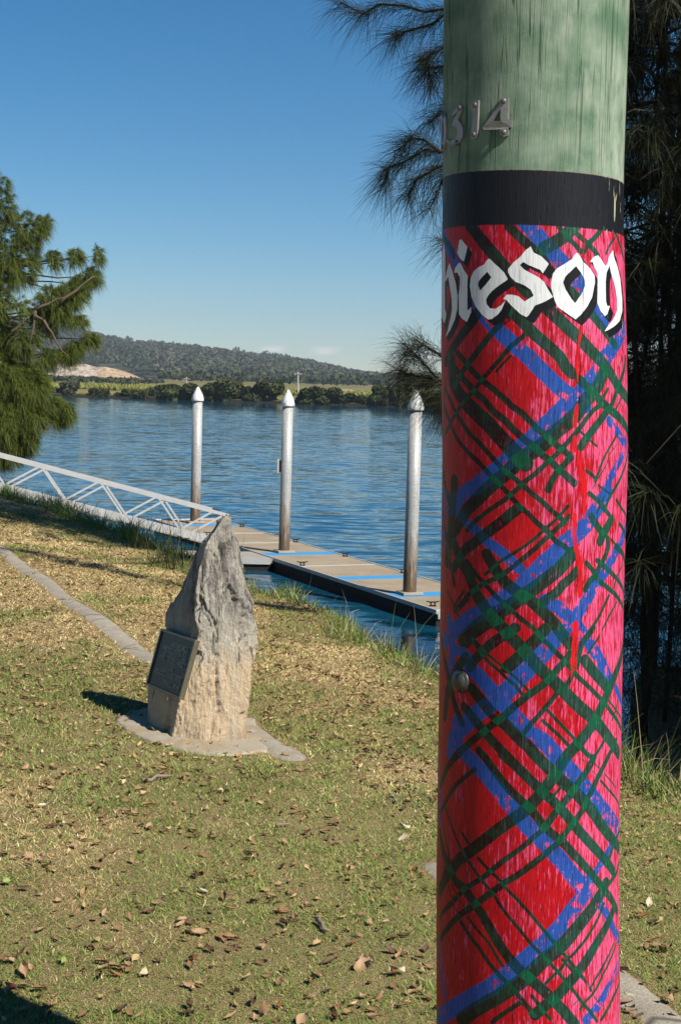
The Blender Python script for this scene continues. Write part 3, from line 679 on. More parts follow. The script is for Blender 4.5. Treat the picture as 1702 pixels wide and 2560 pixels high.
('gl',3,38,[(2867,1160),(2787,1330),(2727,1520)]),
('gl',3,58,[(2667,1620),(2587,1780),(2527,1920),(2457,2030),(2377,2160)]),
('gl',4,110,[(2427,60),(2327,200),(2247,300),(2200,480),(2170,640)]),
('gl',3,42,[(2777,1720),(2667,1930),(2567,2130),(2497,2270),(2427,2370),(2347,2490)]),
('gl',3,215,[(2127,980),(2000,1130),(1870,1260),(1700,1390),(1530,1520),(1400,1600),(1250,1720),(1080,1830),(900,1920),(750,2020),(600,2150),(450,2300)]),
('gl',3,145,[(2187,1240),(2097,1350),(1977,1450),(1877,1570),(1747,1660),(1647,1740)]),
('gl',3,55,[(2047,270),(1950,390),(1830,510),(1680,640),(1560,750),(1400,870),(1250,970),(1050,1090),(950,1170),(800,1300)]),
('gl',3,80,[(2067,420),(1977,530),(1887,600),(1787,700),(1667,800),(1537,920),(1400,1040),(1330,1090),(1200,1200),(1080,1290),(930,1370),(780,1440),(640,1540),(530,1620),(420,1760),(330,1850)]),
('gl',3,175,[(1290,310),(1200,380),(1060,500),(900,620),(740,740),(600,850),(500,920),(420,1050),(330,1200)]),
('gl',3,50,[(480,1560),(380,1700),(320,1790)]),('gl',3,65,[(540,1680),(420,1800),(360,1880)]),
('gl',4,190,[(1700,80),(1560,240),(1420,380),(1280,520),(1120,660)]),
('gl',4,165,[(1250,60),(1000,220),(880,310),(740,430),(650,530),(560,650)]),
('gl',4,100,[(1050,-60),(800,60),(650,170),(520,320)]),
('gl',4,115,[(2087,420),(2007,560),(1887,680),(1787,810),(1647,940),(1497,1040),(1390,1120),(1250,1230),(1100,1370),(1000,1450),(850,1560),(780,1620),(650,1720),(500,1850),(350,1980),(250,2120)]),
('gl',4,80,[(2130,740),(2027,920),(1877,1050),(1777,1180),(1677,1290),(1597,1390),(1497,1490),(1440,1570),(1380,1650)]),
('gl',4,190,[(2867,380),(2817,600),(2727,830),(2637,1050),(2547,1240),(2457,1450),(2327,1640),(2207,1800),(2107,1900),(2027,1990),(1930,2130),(1857,2270),(1667,2520),(1480,2740),(1300,2890),(1150,2990),(950,3130),(750,3290),(560,3430),(400,3550),(280,3710),(170,3880),(100,4030)]),
('gl',4,60,[(2637,1650),(2507,1890),(2427,2010)]),
('gl',5,125,[(2427,80),(2377,190),(2297,330),(2207,450),(2097,620),(2007,740),(1887,880),(1777,1030),(1677,1160)]),
('gl',5,85,[(1677,1160),(1560,1260),(1450,1360),(1300,1480),(1100,1620),(900,1780),(740,1910),(600,1990),(480,2060),(380,2180),(270,2290),(180,2390),(110,2500)]),
('gl',5,105,[(2760,-170),(2677,0),(2577,200),(2477,400),(2407,560),(2317,730),(2247,900),(2127,1060),(2007,1220),(1877,1390),(1747,1500),(1607,1620),(1447,1740),(1400,1780),(1250,1880),(1080,1980),(900,2110),(740,2230),(600,2330),(450,2430),(300,2570),(200,2690),(130,2810)]),
('gl',6,225,[(2600,60),(2520,230),(2407,420),(2277,590),(2147,760),(2007,930),(1867,1070),(1727,1170),(1597,1290),(1450,1440),(1300,1560),(1150,1660),(950,1790),(780,1880),(600,1990),(430,2110)]),
('gl',6,185,[(2737,400),(2647,640),(2537,840),(2427,1030),(2327,1200),(2227,1350),(2147,1450),(2030,1580),(1927,1700),(1827,1800),(1697,1900),(1547,2030)]),
('gl',6,55,[(2577,350),(2507,540),(2427,700),(2327,870),(2207,1020),(2087,1160)]),
('gl',6,42,[(2727,950),(2637,1160),(2527,1360),(2447,1500),(2387,1620)]),
('gl',6,52,[(2767,950),(2677,1200),(2567,1420),(2477,1620),(2397,1740),(2307,1830),(2227,1950)]),
('gl',6,75,[(2817,1500),(2727,1750),(2647,1930),(2547,2100)]),
('gl',6,75,[(1330,1850),(1200,1930),(1020,2050),(900,2150)]),
('gl',6,20,[(2207,1800),(2127,1880)]),('gl',6,55,[(2047,1170),(1947,1330),(1827,1440),(1707,1560)]),
('gl',5,95,[(2817,1150),(2737,1350),(2677,1550),(2607,1700)]),
('gl',5,95,[(2807,1650),(2777,1800),(2717,1900),(2637,2000)]),
('gl',5,80,[(640,260),(520,350),(380,470),(280,600),(190,760),(130,900)]),
('gl',5,120,[(430,0),(300,120),(200,280),(120,520)]),
('gl',3,230,[(330,-100),(300,300),(260,700),(220,1100)]),('gl',2,60,[(190,400),(170,900),(165,1300)]),
('gr',4,130,[(130,200),(220,700),(330,1200),(450,1500)]),('gl',4,170,[(500,500),(350,700),(230,1000),(180,1400)]),
('blue',4,200,[(250,-50),(300,300),(280,700)]),('blue',4,180,[(360,1450),(300,1700),(250,1950)]),('blue',3,140,[(150,0),(170,500),(160,900)]),
('gr',3,90,[(150,300),(200,700),(260,1100),(330,1450)]),('gr',1,120,[(150,300),(250,420),(330,600)]),('gl',5,60,[(200,1700),(130,2000),(110,2200)]),
('gr',2,110,[(150,1700),(190,2000),(260,2300)]),('blue',5,80,[(90,100),(120,600),(110,1100)]),
('gl',2,40,[(1180,60),(1050,190),(960,300)]),('gr',2,45,[(2180,1150),(2330,1290),(2480,1420)]),('gl',2,40,[(2880,620),(2800,800),(2720,960)]),
('gr',3,45,[(2700,780),(2800,900),(2880,1050)]),('gl',3,45,[(2600,120),(2530,260),(2480,380)]),('gr',4,40,[(2650,1150),(2760,1300),(2850,1460)]),
('gl',4,45,[(2790,1150),(2760,1300),(2700,1450)]),('gl',5,45,[(1950,520),(1850,640),(1760,740)]),('gr',5,45,[(1000,60),(1150,190),(1320,330)]),
('gl',6,45,[(2690,1050),(2580,1280),(2470,1470)]),('gr',6,50,[(1960,1200),(2080,1340),(2200,1480)]),('gl',6,60,[(2300,1250),(2180,1400),(2060,1520)]),
# --- red drips and dark cracks
('drip',1,22,[(2277,140),(2287,400),(2277,640)]), ('drip',1,50,[(2247,1650),(2217,1850),(2187,2050),(2190,2300),(2187,2480)]),
('drip',2,70,[(2187,820),(2157,1000),(2147,1110)]),('drip',2,70,[(2147,1300),(2157,1480)]),
('drip',2,115,[(2217,1540),(2247,1750),(2277,1950),(2297,2171)]),
('drip',3,70,[(2297,100),(2287,200),(2297,430)]),('drip',3,60,[(2147,400),(2167,700),(2167,950)]),
('drip',3,85,[(2187,950),(2227,1150),(2237,1350),(2230,1620)]),('drip',3,24,[(2087,150),(2087,500),(2127,800)]),
('drip',4,100,[(2167,0),(2157,250),(2137,450),(2137,650)]),('drip',4,20,[(2107,650),(2097,850)]),
('crack',1,11,[(2280,150),(2275,900),(2267,1640)]),('crack',2,13,[(2222,-60),(2230,400),(2210,850),(2225,1450)]),
('crack',3,12,[(2270,1400),(2250,1900),(2235,2300)]),('crack',2,9,[(1740,20),(1760,300)]),('crack',1,9,[(1620,0),(1600,330)]),
('crack',6,6,[(1190,1350),(1200,2150)]),
]
for kind, row, wd, pts in STROKES:
    seg_sdf(S2(row, pts), wd*PXM/2*(1.0 if kind in ('gr', 'gl') else 1.04), kind)
LET = [
 ([(165,380),(190,520),(193,900),(185,1050),(188,1400),(210,1490),(180,1620),(135,1480),(128,1250),(138,1000),(150,600)], []),
 ([(255,705),(300,830),(350,1000),(380,1200),(375,1400),(340,1560),(270,1720),(195,1840),(225,1740),(270,1550),(295,1420),(290,1250),(265,1080),(235,910),(200,990),(190,960),(215,840)], []),
 ([(405,365),(440,350),(470,395),(528,460),(510,560),(475,690),(420,640),(375,560),(390,450)], []),
 ([(325,850),(340,790),(400,700),(430,720),(470,800),(535,900),(528,1050),(530,1420),(545,1420),(585,1370),(585,1450),(550,1530),(520,1600),(450,1550),(400,1480),(395,1200),(415,1050),(415,930),(375,850),(345,860)], []),
 ([(850,640),(880,655),(930,710),(1000,770),(1080,850),(1140,955),(1000,1050),(900,1130),(840,1200),(810,1260),(820,1330),(870,1390),(950,1400),(1040,1340),(1110,1255),(1040,1420),(980,1490),(900,1550),(840,1560),(760,1500),(650,1360),(590,1220),(565,1050),(580,930),(620,840),(700,770),(785,730),(800,690)],
  [[(825,840),(890,925),(800,1040),(720,1125),(690,1040),(700,980)]]),
 ([(1140,800),(1220,700),(1320,620),(1400,520),(1480,455),(1527,550),(1647,610),(1757,720),(1662,870),(1627,810),(1527,770),(1450,740),(1370,690),(1318,740),(1390,810),(1500,870),(1600,920),(1690,1000),(1747,1110),(1817,1220),(1697,1290),(1547,1350),(1447,1500),(1420,1525),(1330,1480),(1200,1360),(1110,1260),(1065,1250),(1120,1185),(1200,1185),(1300,1210),(1390,1290),(1470,1235),(1530,1200),(1480,1110),(1400,1050),(1250,990),(1180,920),(1140,850)], []),
 ([(2187,550),(2227,600),(2277,690),(2377,790),(2447,900),(2452,1000),(2407,1230),(2327,1380),(2247,1480),(2162,1560),(2047,1480),(1887,1370),(1847,1280),(1797,1100),(1792,1000),(1817,870),(1877,790),(1997,720),(2107,650),(2137,590)],
  [[(2167,755),(2247,860),(2297,960),(2302,1050),(2247,1180),(2152,1315),(2087,1230),(2007,1100),(1972,1000),(2007,910)]]),
 ([(2367,700),(2427,620),(2497,590),(2537,640),(2607,750),(2627,740),(2647,680),(2662,610),(2722,510),(2747,640),(2787,750),(2837,950),(2867,1250),(2867,1430),(2827,1580),(2747,1660),(2667,1710),(2587,1750),(2647,1660),(2727,1560),(2787,1420),(2787,1250),(2747,1030),(2697,870),(2672,750),(2627,850),(2612,1000),(2617,1280),(2637,1360),(2677,1350),(2657,1420),(2637,1480),(2602,1510),(2537,1430),(2487,1310),(2492,1000),(2492,860),(2447,780),(2417,690)], []),
]
for outer, holes in LET:
    a = S2(1, outer); hs = [S2(1, h) for h in holes]
    poly_sdf(a, 'white', hs)
    for t in (.15, .3, .45, .6, .75, .9, 1.0):
        off = np.array([100*PXM, -92*PXM])*t
        poly_sdf(a+off, 'black', [h+off for h in hs])
REDP = [
 (2,[(1220,40),(1560,330),(1450,700),(1400,960),(1080,700),(800,460),(880,280)]),
 (3,[(940,740),(1330,360),(1568,560),(1650,640),(1447,800),(1190,1000)]), (3,[(1340,1130),(1568,950),(1600,1000),(1577,1140),(1447,1250),(1450,1260)]),
 (3,[(1230,110),(1360,20),(1460,100),(1330,220)]), (4,[(870,470),(1110,250),(1290,410),(1060,630)]), (4,[(1240,140),(1450,20),(1568,150),(1380,320)]),
 (4,[(880,1640),(990,1540),(1210,1740),(1080,1850)]), (4,[(650,1790),(750,1720),(940,1920),(870,1980)]), (4,[(1767,1270),(1937,1090),(2347,1470),(2187,1740)]),
 (4,[(1447,770),(1577,720),(1697,830),(1477,1040)]), (4,[(1550,1120),(1800,880),(1900,1000),(1680,1300)]), (5,[(630,350),(780,480),(1160,940),(900,1100),(560,1340),(440,900),(520,500)]),
 (6,[(1350,-250),(1727,-310),(2027,0),(2187,200),(1747,760),(1447,480),(1120,110)]), (6,[(560,480),(640,520),(1120,1260),(1010,1350)]),
 (6,[(780,380),(900,280),(1440,1000),(1330,1110)]), (6,[(1820,1260),(1930,1150),(2020,1200),(1930,1330)]), (6,[(1767,1550),(1887,1430),(1987,1560),(1857,1660)]),
 (4,[(1600,-10),(1720,-20),(1740,60),(1560,110)]), (5,[(1580,850),(1690,740),(1850,880),(1750,1000)]), (5,[(1820,1120),(1900,970),(2000,960),(2050,1130),(1930,1240)]),
 (3,[(2660,500),(2760,480),(2800,640),(2680,700)]), (1,[(2640,250),(2890,180),(2890,560),(2700,600)]), (2,[(600,100),(1000,0),(1300,100),(900,540),(600,280)]),
]
for row, poly in REDP: poly_sdf(S2(row, poly), 'red')
# geometry
zc = ZZ; cx = pole_c(zc); rr = pole_r(zc)
taper = np.where(ZZ > 2.40, 1-(ZZ-2.40)*.012, 1.0)
p3 = np.stack([SS.ravel()*9, ZZ.ravel()*2.2, np.zeros(NS.size)], 1)
rr = rr*taper + .0012*vnoise(p3, 3).reshape(rr.shape)
Vp = np.stack([(cx+rr*np.sin(TH)).ravel(), (YP-rr*np.cos(TH)).ravel(), ZZ.ravel()], 1)
nr, nc = TH.shape
ii, jj = np.meshgrid(np.arange(nr-1), np.arange(nc), indexing='ij'); j2 = (jj+1) % nc
Fq = np.stack([ii*nc+jj, ii*nc+j2, (ii+1)*nc+j2, (ii+1)*nc+jj], -1).reshape(-1, 4)
zt0 = px2pole(1333, 424)[1]; zt1 = px2pole(1333, 562)[1]
def pole_mat():
    m = NT('painted_pole_wood', 0.5, 0.22)
    ob = m.coord('Object')
    st = m.coord('Object', (1, 1, .045))
    s1 = m.noise(m.coord('Object', (1, 1, .085)), 330, 3, .65); s2 = m.noise(m.coord('Object', (1, 1, .14)), 700, 2, .6); blot = m.noise(ob, 26, 4, .6); fine = m.noise(ob, 210, 3, .6); blot2 = m.noise(ob, 60, 4, .65)
    geo = m.n('ShaderNodeNewGeometry').outputs['Position']
    sep = m.n('ShaderNodeSeparateXYZ'); m.t.links.new(geo, sep.inputs[0]); z = sep.outputs[2]
    s = m.attr('arc')
    # ground coat: red with pink streaks and blotches, pinker towards the right half
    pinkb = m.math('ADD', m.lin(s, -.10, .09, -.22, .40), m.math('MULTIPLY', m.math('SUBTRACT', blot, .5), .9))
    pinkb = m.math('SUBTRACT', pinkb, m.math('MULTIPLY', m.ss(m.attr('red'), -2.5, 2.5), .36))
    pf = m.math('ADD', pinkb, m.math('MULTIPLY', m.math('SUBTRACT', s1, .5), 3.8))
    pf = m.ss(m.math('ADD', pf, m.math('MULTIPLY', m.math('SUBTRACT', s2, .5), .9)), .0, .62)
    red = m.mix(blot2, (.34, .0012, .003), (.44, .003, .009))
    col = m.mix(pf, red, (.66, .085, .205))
    # blue bands, brushed thin in places
    def edge(nm, amp=1.6): return m.math('ADD', m.attr(nm), m.math('MULTIPLY', m.math('SUBTRACT', fine, .5), amp*2))
    gap = m.math('ADD', blot2, m.math('MULTIPLY', s1, .35))
    bf = m.math('MULTIPLY', m.ss(edge('blue'), -.3, .45), m.math('SUBTRACT', 1.0, m.ss(m.math('ADD', gap, m.lin(s, -.12, .12, -.05, .015)), .745, .80)))
    blue = m.mix(s1, (.012, .050, .255), (.022, .085, .35))
    col = m.mix(bf, col, blue)
    # two coats of green glaze, one per brush direction
    GF = []
    for nm, off in (('gr', 0.0), ('gl', 7.3)):
        v = m.n('ShaderNodeVectorMath', operation='ADD'); m.t.links.new(ob, v.inputs[0]); v.inputs[1].default_value = (off, off, off)
        kn = m.noise(v.outputs[0], 34, 4, .6)
        f = m.math('MULTIPLY', m.ss(edge(nm, 1.0), -.25, .4),
                   m.math('SUBTRACT', 1.0, m.math('MULTIPLY', m.ss(m.math('ADD', kn, m.math('MULTIPLY', s2, .5)), .93, 1.02), .8)))
        thin = m.mix(1.0, col, (.035, .42, .22), 'MULTIPLY')
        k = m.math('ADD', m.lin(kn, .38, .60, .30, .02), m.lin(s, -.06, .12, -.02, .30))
        GF.append(f)
        col = m.mix(f, col, m.mix(k, thin, (.001, .100, .045)))
    col = m.mix(m.math('MULTIPLY', m.math('MULTIPLY', GF[0], GF[1]), m.lin(blot, .35, .6, .85, .35)), col, (.001, .105, .045))
    col = m.mix(m.math('MULTIPLY', m.ss(edge('drip', 2.2), -.3, .5), m.ss(s1, .36, .5)), col, (.56, .004, .008))
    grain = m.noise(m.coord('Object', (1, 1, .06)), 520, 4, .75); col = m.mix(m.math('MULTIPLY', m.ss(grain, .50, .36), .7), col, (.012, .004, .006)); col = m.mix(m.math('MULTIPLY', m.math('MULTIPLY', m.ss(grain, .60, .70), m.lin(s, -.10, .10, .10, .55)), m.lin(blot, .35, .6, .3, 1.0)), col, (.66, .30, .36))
    bl = m.ss(edge('black', .5), -.25, .3)
    col = m.mix(bl, col, (.006, .006, .007))
    wf = m.ss(edge('white', .45), -.2, .25)
    white = m.mix(m.ss(s1, .28, .5), (.42, .43, .42), (.66, .67, .66))
    col = m.mix(wf, col, white)
    # black band and bare treated timber above it
    tilt = m.math('ADD', z, m.math('MULTIPLY', s, .012))
    chipn = m.noise(m.coord('Object', (1, 1, .10)), 150, 3, .6)
    chip = m.math('MULTIPLY', m.ss(chipn, .62, .66), m.ss(s, .093, .113))
    wood = m.mix(m.ss(m.noise(ob, 11, 5, .65), .38, .70), (.095, .165, .105), (.25, .315, .235))
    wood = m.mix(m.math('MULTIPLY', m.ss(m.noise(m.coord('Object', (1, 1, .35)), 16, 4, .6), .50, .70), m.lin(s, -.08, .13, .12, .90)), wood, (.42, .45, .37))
    wood = m.mix(m.lin(s1, .3, .7, 0, .45), wood, (.06, .11, .06))
    ripple = m.n('ShaderNodeTexWave', wave_type='BANDS', bands_direction='Z')
    m.t.links.new(ob, ripple.inputs[0]); ripple.inputs['Scale'].default_value = 4.5; ripple.inputs['Distortion'].default_value = 9; ripple.inputs['Detail'].default_value = 3
    wood = m.mix(m.math('MULTIPLY', ripple.outputs[1], .25), wood, (.30, .36, .26))
    crn = m.noise(m.coord('Object', (1, 1, .018)), 95, 2, .5, .25)
    crk = m.math('SUBTRACT', 1.0, m.ss(m.math('ABSOLUTE', m.math('SUBTRACT', crn, .5)), .003, .020))
    crk = m.math('MULTIPLY', crk, m.ss(m.noise(m.coord('Object', (1, 1, .2)), 14, 2), .42, .55))
    wood = m.mix(m.math('MULTIPLY', crk, .70), wood, (.015, .028, .016))
    inband = m.math('MULTIPLY', m.ss(m.math('ADD', tilt, m.math('MULTIPLY', fine, .0016)), zt1-.0005, zt1+.0008),
                    m.math('SUBTRACT', 1.0, m.ss(m.math('ADD', tilt, m.math('MULTIPLY', fine, .002)), zt0-.0005, zt0+.001)))
    above = m.ss(m.math('ADD', tilt, m.math('MULTIPLY', fine, .002)), zt0-.0005, zt0+.001)
    col = m.mix(inband, col, m.mix(chip, (.0075, .0078, .010), (.33, .33, .20)))
    lowchip = m.math('MULTIPLY', m.math('MULTIPLY', m.ss(chipn, .67, .70), m.ss(s, .10, .12)), m.ss(z, 1.42, 1.62))
    col = m.mix(m.math('MULTIPLY', lowchip, .9), col, (.36, .36, .22))
    col = m.mix(above, col, wood)
    col = m.mix(m.math('MULTIPLY', m.ss(m.attr('crack'), -.3, .3), .9), col, (.008, .006, .006))
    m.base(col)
    m.rough(m.mix(above, m.lin(s1, .3, .7, .36, .6), .85))
    h = m.math('ADD', m.math('MULTIPLY', s1, .6), m.math('MULTIPLY', grain, .9))
    h = m.math('SUBTRACT', h, m.math('MULTIPLY', m.math('MULTIPLY', crk, above), 1.4))
    h = m.math('SUBTRACT', h, m.math('MULTIPLY', m.ss(m.attr('crack'), -.4, .3), 1.5))
    m.bump(h, .55, .0016)
    return m.m
pole_root = empty('painted_pole', (float(pole_c(0)), YP, 0))
tag(pole_root, 'wooden power pole hand painted in red blue and green tartan with white blackletter lettering', 'pole')
A_['arc'] = NS.astype(np.float32)
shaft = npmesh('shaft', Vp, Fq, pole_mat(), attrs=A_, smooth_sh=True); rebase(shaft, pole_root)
# top cap
mb = MB(); mb.lathe([(float(pole_r(7.5))*.9, 0), (float(pole_r(7.5))*.5, .03), (.01, .05)], 24, (float(pole_c(7.5)), YP, 7.49))
rebase(mb.build('end_grain', flat('weathered_timber', (.3, .3, .24)), None), pole_root)
# metal number plates nailed round the timber
zinc = NT('grey_cast_metal', .5, .5); _v = zinc.noise(zinc.coord(), 120, 4)
zinc.base(zinc.mix(_v, (.20, .19, .17), (.36, .34, .30))); zinc.b.inputs['Metallic'].default_value = .45; zinc.bump(_v, .3, .001)
def digit(outer, holes, lift=.0028):
    def cv(pts): return [px2pole(800+x/1.738, y/1.738) for x, y in pts]
    rings = [cv(outer)]+[cv(h) for h in holes]
    tris = tessellate_polygon([[Vector((a, b, 0)) for a, b in rg] for rg in rings])
    flatp = [p for rg in rings for p in rg]
    def pt(s, z, dr):
        th = s/R0; r = float(pole_r(z))+dr; return (float(pole_c(z))+r*math.sin(th), YP-r*math.cos(th), z)
    bm = bmesh.new(); n = len(flatp)
    top = [bm.verts.new(pt(s, z, lift+.001)) for s, z in flatp]; bot = [bm.verts.new(pt(s, z, -.001)) for s, z in flatp]
    for t in tris:
        for vset in (top, bot):
            try: bm.faces.new([vset[i] for i in t])
            except ValueError: pass
    k = 0
    for rg in rings:
        L = len(rg)
        for i in range(L):
            a, b = k+i, k+(i+1) % L
            bm.faces.new((top[a], top[b], bot[b], bot[a]))
        k += L
    m_ = MB(); m_.bm.free(); m_.bm = bm
    return rebase(m_.build('number_plate', zinc.m), pole_root)
DIG = [
 ([(712,556),(785,448),(786,428),(800,421),(820,424),(818,520),(836,524),(832,554),(820,556),(819,590),(800,596),(784,588),(786,563),(716,566)], [[(752,528),(786,474),(787,527)]], [(799,441), (799,576)], '4'),
 ([(655,470),(668,446),(676,436),(693,437),(691,500),(686,600),(672,607),(660,600),(668,500),(664,474)], [], [(677,458), (672,586)], '1'),
 ([(578,506),(586,486),(598,474),(612,456),(622,458),(622,484),(606,522),(618,536),(627,562),(626,596),(612,622),(590,634),(570,634),(558,620),(556,604),(572,614),(592,608),(604,586),(602,562),(590,550),(580,548),(584,530),(600,500),(604,484),(592,500)], [], [(612,470), (600,622)], '3'),
 ([(546,490),(553,510),(556,560),(553,610),(545,650),(536,655),(531,640),(530,560),(533,505),(540,490)], [[(543,515),(547,560),(544,615),(539,625),(537,560),(539,520)]], [(544,502), (541,640)], '0'),
]
nailm = flat('nail_metal', (.16, .16, .16), .5, .2, 200, .6)
for outer, holes, nails, ch in DIG:
    d = digit(outer, holes)
    for x, y in nails:
        s_, z_ = px2pole(800+x/1.738, y/1.738); th = s_/R0; r = float(pole_r(z_))+.0036
        mb = MB(); mb.lathe([(.0045, 0), (.0042, .0015), (.0025, .0026), (.0003, .0030)], 12)
        M = Matrix.Translation((float(pole_c(z_))+r*math.sin(th), YP-r*math.cos(th), z_)) @ Matrix.Rotation(-math.pi/2+0, 4, 'X').inverted()
        M = Matrix.Translation((float(pole_c(z_))+r*math.sin(th), YP-r*math.cos(th), z_)) @ Vector((math.sin(th), -math.cos(th), 0)).to_track_quat('Z', 'Y').to_matrix().to_4x4()
        bmesh.ops.transform(mb.bm, matrix=M, verts=mb.bm.verts)
        nl_ = mb.build('nail', nailm, None, True); nl_.parent = d
# domed bolt head, splashed with paint
bm_ = NT('bolt_zinc_with_paint', .4, .5); _n = bm_.noise(bm_.coord(), 38, 3)
bm_.base(bm_.mix(bm_.ss(_n, .52, .56), (.055, .052, .045), (.0, .02, .013))); bm_.b.inputs['Metallic'].default_value = .3
s_, z_ = px2pole(1151, 1702); th = s_/R0; r = float(pole_r(z_))
mb = MB(); mb.lathe([(.0195, -.004), (.0195, .0015), (.018, .003), (.0155, .004), (.0148, .006), (.0125, .0085), (.0075, .0105), (.001, .011)], 28)
M = Matrix.Translation((float(pole_c(z_))+r*math.sin(th), YP-r*math.cos(th), z_)) @ Vector((math.sin(th), -math.cos(th), .05)).to_track_quat('Z', 'Y').to_matrix().to_4x4()
bmesh.ops.transform(mb.bm, matrix=M, verts=mb.bm.verts)
rebase(mb.build('bolt', bm_.m, None, True), pole_root)
# ------------------------------------------------------------------ vegetation helpers
rng = np.random.default_rng(11)
def needle_mat(name, c0, c1, c2=None):
    m = NT(name, .6, .15); t = m.attr('tint')
    col = m.mix(t, c0, c1)
    if c2: col = m.mix(m.ss(t, .93, .97), col, c2)
    m.base(col)
    return m.m
def strips(orig, dirs, length, width, droop, tint, seg=2, wob=0.0):
    """curved strips. orig,dirs (n,3), length,width,droop,tint (n,)"""
    n = len(orig); dirs = dirs/np.linalg.norm(dirs, axis=1, keepdims=True)
    side = np.cross(dirs, rng.normal(size=(n, 3))); side /= np.linalg.norm(side, axis=1, keepdims=True)+1e-9
    V = []
    for k in range(seg+1):
        t = k/seg
        p = orig + dirs*(length*t)[:, None]; p[:, 2] -= droop*length*t*t
        wv = width*(1-t*.8) if k else width*.9
        V.append(p-side*(wv/2)[:, None]); V.append(p+side*(wv/2)[:, None])
    V = np.stack(V, 1)                       # n, 2(seg+1), 3
    base = np.arange(n)[:, None]*(2*(seg+1))
    Fq = np.concatenate([np.stack([base[:, 0]+2*k, base[:, 0]+2*k+1, base[:, 0]+2*k+3, base[:, 0]+2*k+2], 1) for k in range(seg)])
    return V.reshape(-1, 3), Fq, np.repeat(tint, 2*(seg+1))
def rand_dirs(n): 
    d = rng.normal(size=(n, 3)); return d/np.linalg.norm(d, axis=1, keepdims=True)
def sprays(cen, axis, per, L, wdt, spread=.9, droop=.5, tint=None):
    """needle sprays: cen, axis (m,3) -> strips"""
    m = len(cen); o = np.repeat(cen, per, 0) + rand_dirs(m*per)*(L*.22)*rng.random((m*per, 1))
    d = np.repeat(axis, per, 0) + rand_dirs(m*per)*spread
    ln = L*rng.uniform(.55, 1.15, m*per); tt = rng.random(m*per)*.6 + np.repeat(rng.random(m) if tint is None else tint, per)*.4
    return strips(o, d, ln, np.full(m*per, wdt)*rng.uniform(.7, 1.2, m*per), np.full(m*per, droop)*rng.uniform(.5, 1.4, m*per), tt)
def merge(parts):
    V, Fq, T = [], [], []; k = 0
    for v, f, t in parts: V.append(v); Fq.append(f+k); T.append(t); k += len(v)
    return np.concatenate(V), np.concatenate(Fq), np.concatenate(T)
def crooked(a, b, n=6, amp=.08, sag=0.0):
    a, b = np.asarray(a, float), np.asarray(b, float); L = np.linalg.norm(b-a); pts = []
    for k in range(n+1):
        t = k/n; q = a+(b-a)*t + (rng.normal(size=3)*amp*L*.5 if 0 < k < n else 0); q = q + np.array([0, 0, -sag*L*4*t*(1-t)]); pts.append(q)
    return pts
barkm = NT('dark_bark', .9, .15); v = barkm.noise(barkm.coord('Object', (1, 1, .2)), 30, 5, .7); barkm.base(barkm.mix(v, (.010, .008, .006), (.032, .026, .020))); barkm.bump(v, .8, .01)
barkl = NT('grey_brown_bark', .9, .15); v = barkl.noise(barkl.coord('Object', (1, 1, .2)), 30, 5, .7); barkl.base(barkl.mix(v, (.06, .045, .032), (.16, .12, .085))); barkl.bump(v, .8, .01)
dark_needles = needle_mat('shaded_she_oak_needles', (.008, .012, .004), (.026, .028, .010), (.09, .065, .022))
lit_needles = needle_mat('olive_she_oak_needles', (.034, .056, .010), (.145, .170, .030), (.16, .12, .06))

# ------------------------------------------------------------------ she-oak on the left bank
tl = np.array([-7.35, 30.4, 0]); tl[2] = float(H(tl[0], tl[1]))
lo = empty('she_oak', tl.tolist()); tag(lo, 'olive green she-oak leaning in at the left edge above the gangway', 'tree')
YL = 30.6
mb = MB(); trunk = crooked(tl+[-.0, 0, -.3], tl+[-.5, .4, 7.2], 8, .02); mb.tube(trunk, list(np.linspace(.15, .05, 9)), 10)
rebase(mb.build('trunk', barkl.m, None, True), lo)
LUMPS = [ # px, py, rx, rz (photo px), depth offset, density
 (-20,470,60,50,0,70),(15,510,38,48,0,80),(75,575,60,52,.1,150),(118,560,22,26,.1,36),(40,650,75,75,0,260),(-30,620,60,120,.2,200),
 (142,648,22,24,.2,40),(196,642,20,26,.2,44),(252,640,12,28,.3,26),(236,690,24,26,.3,56),(205,715,30,30,.2,80),(185,735,42,36,.1,130),(140,752,48,42,0,150),(155,790,34,22,0,70),(202,800,24,14,.1,50),
 (100,790,34,18,.1,40),(128,820,22,20,.1,30),(60,765,50,30,-.2,40),(10,740,30,60,-.2,90),
 (231,847,22,16,.3,44),(196,868,22,14,.2,40),(175,886,30,20,.2,80),(132,893,26,24,.1,50),(70,850,40,50,-.1,90),(15,820,30,40,.1,70),
 (20,930,62,70,0,300),(60,975,62,75,0,380),(95,960,36,70,-.1,160),(-20,1000,70,110,.1,320),(30,1050,62,70,0,340),(95,1040,34,44,-.1,130),
 (140,1015,30,26,.1,80),(172,1028,24,26,.1,70),(150,1045,20,20,.1,40),(70,1100,34,40,0,120),(20,1130,46,36,.1,150),(-30,1120,46,60,.2,120),(0,880,40,50,.1,120)]
for _ in range(30):             # the rest of the crown, out of frame to the left
    LUMPS.append((rng.uniform(-330, -60), rng.uniform(180, 1080), rng.uniform(55, 85), rng.uniform(45, 75), rng.uniform(-.8, .8), 130))
parts_, limb = [], MB()
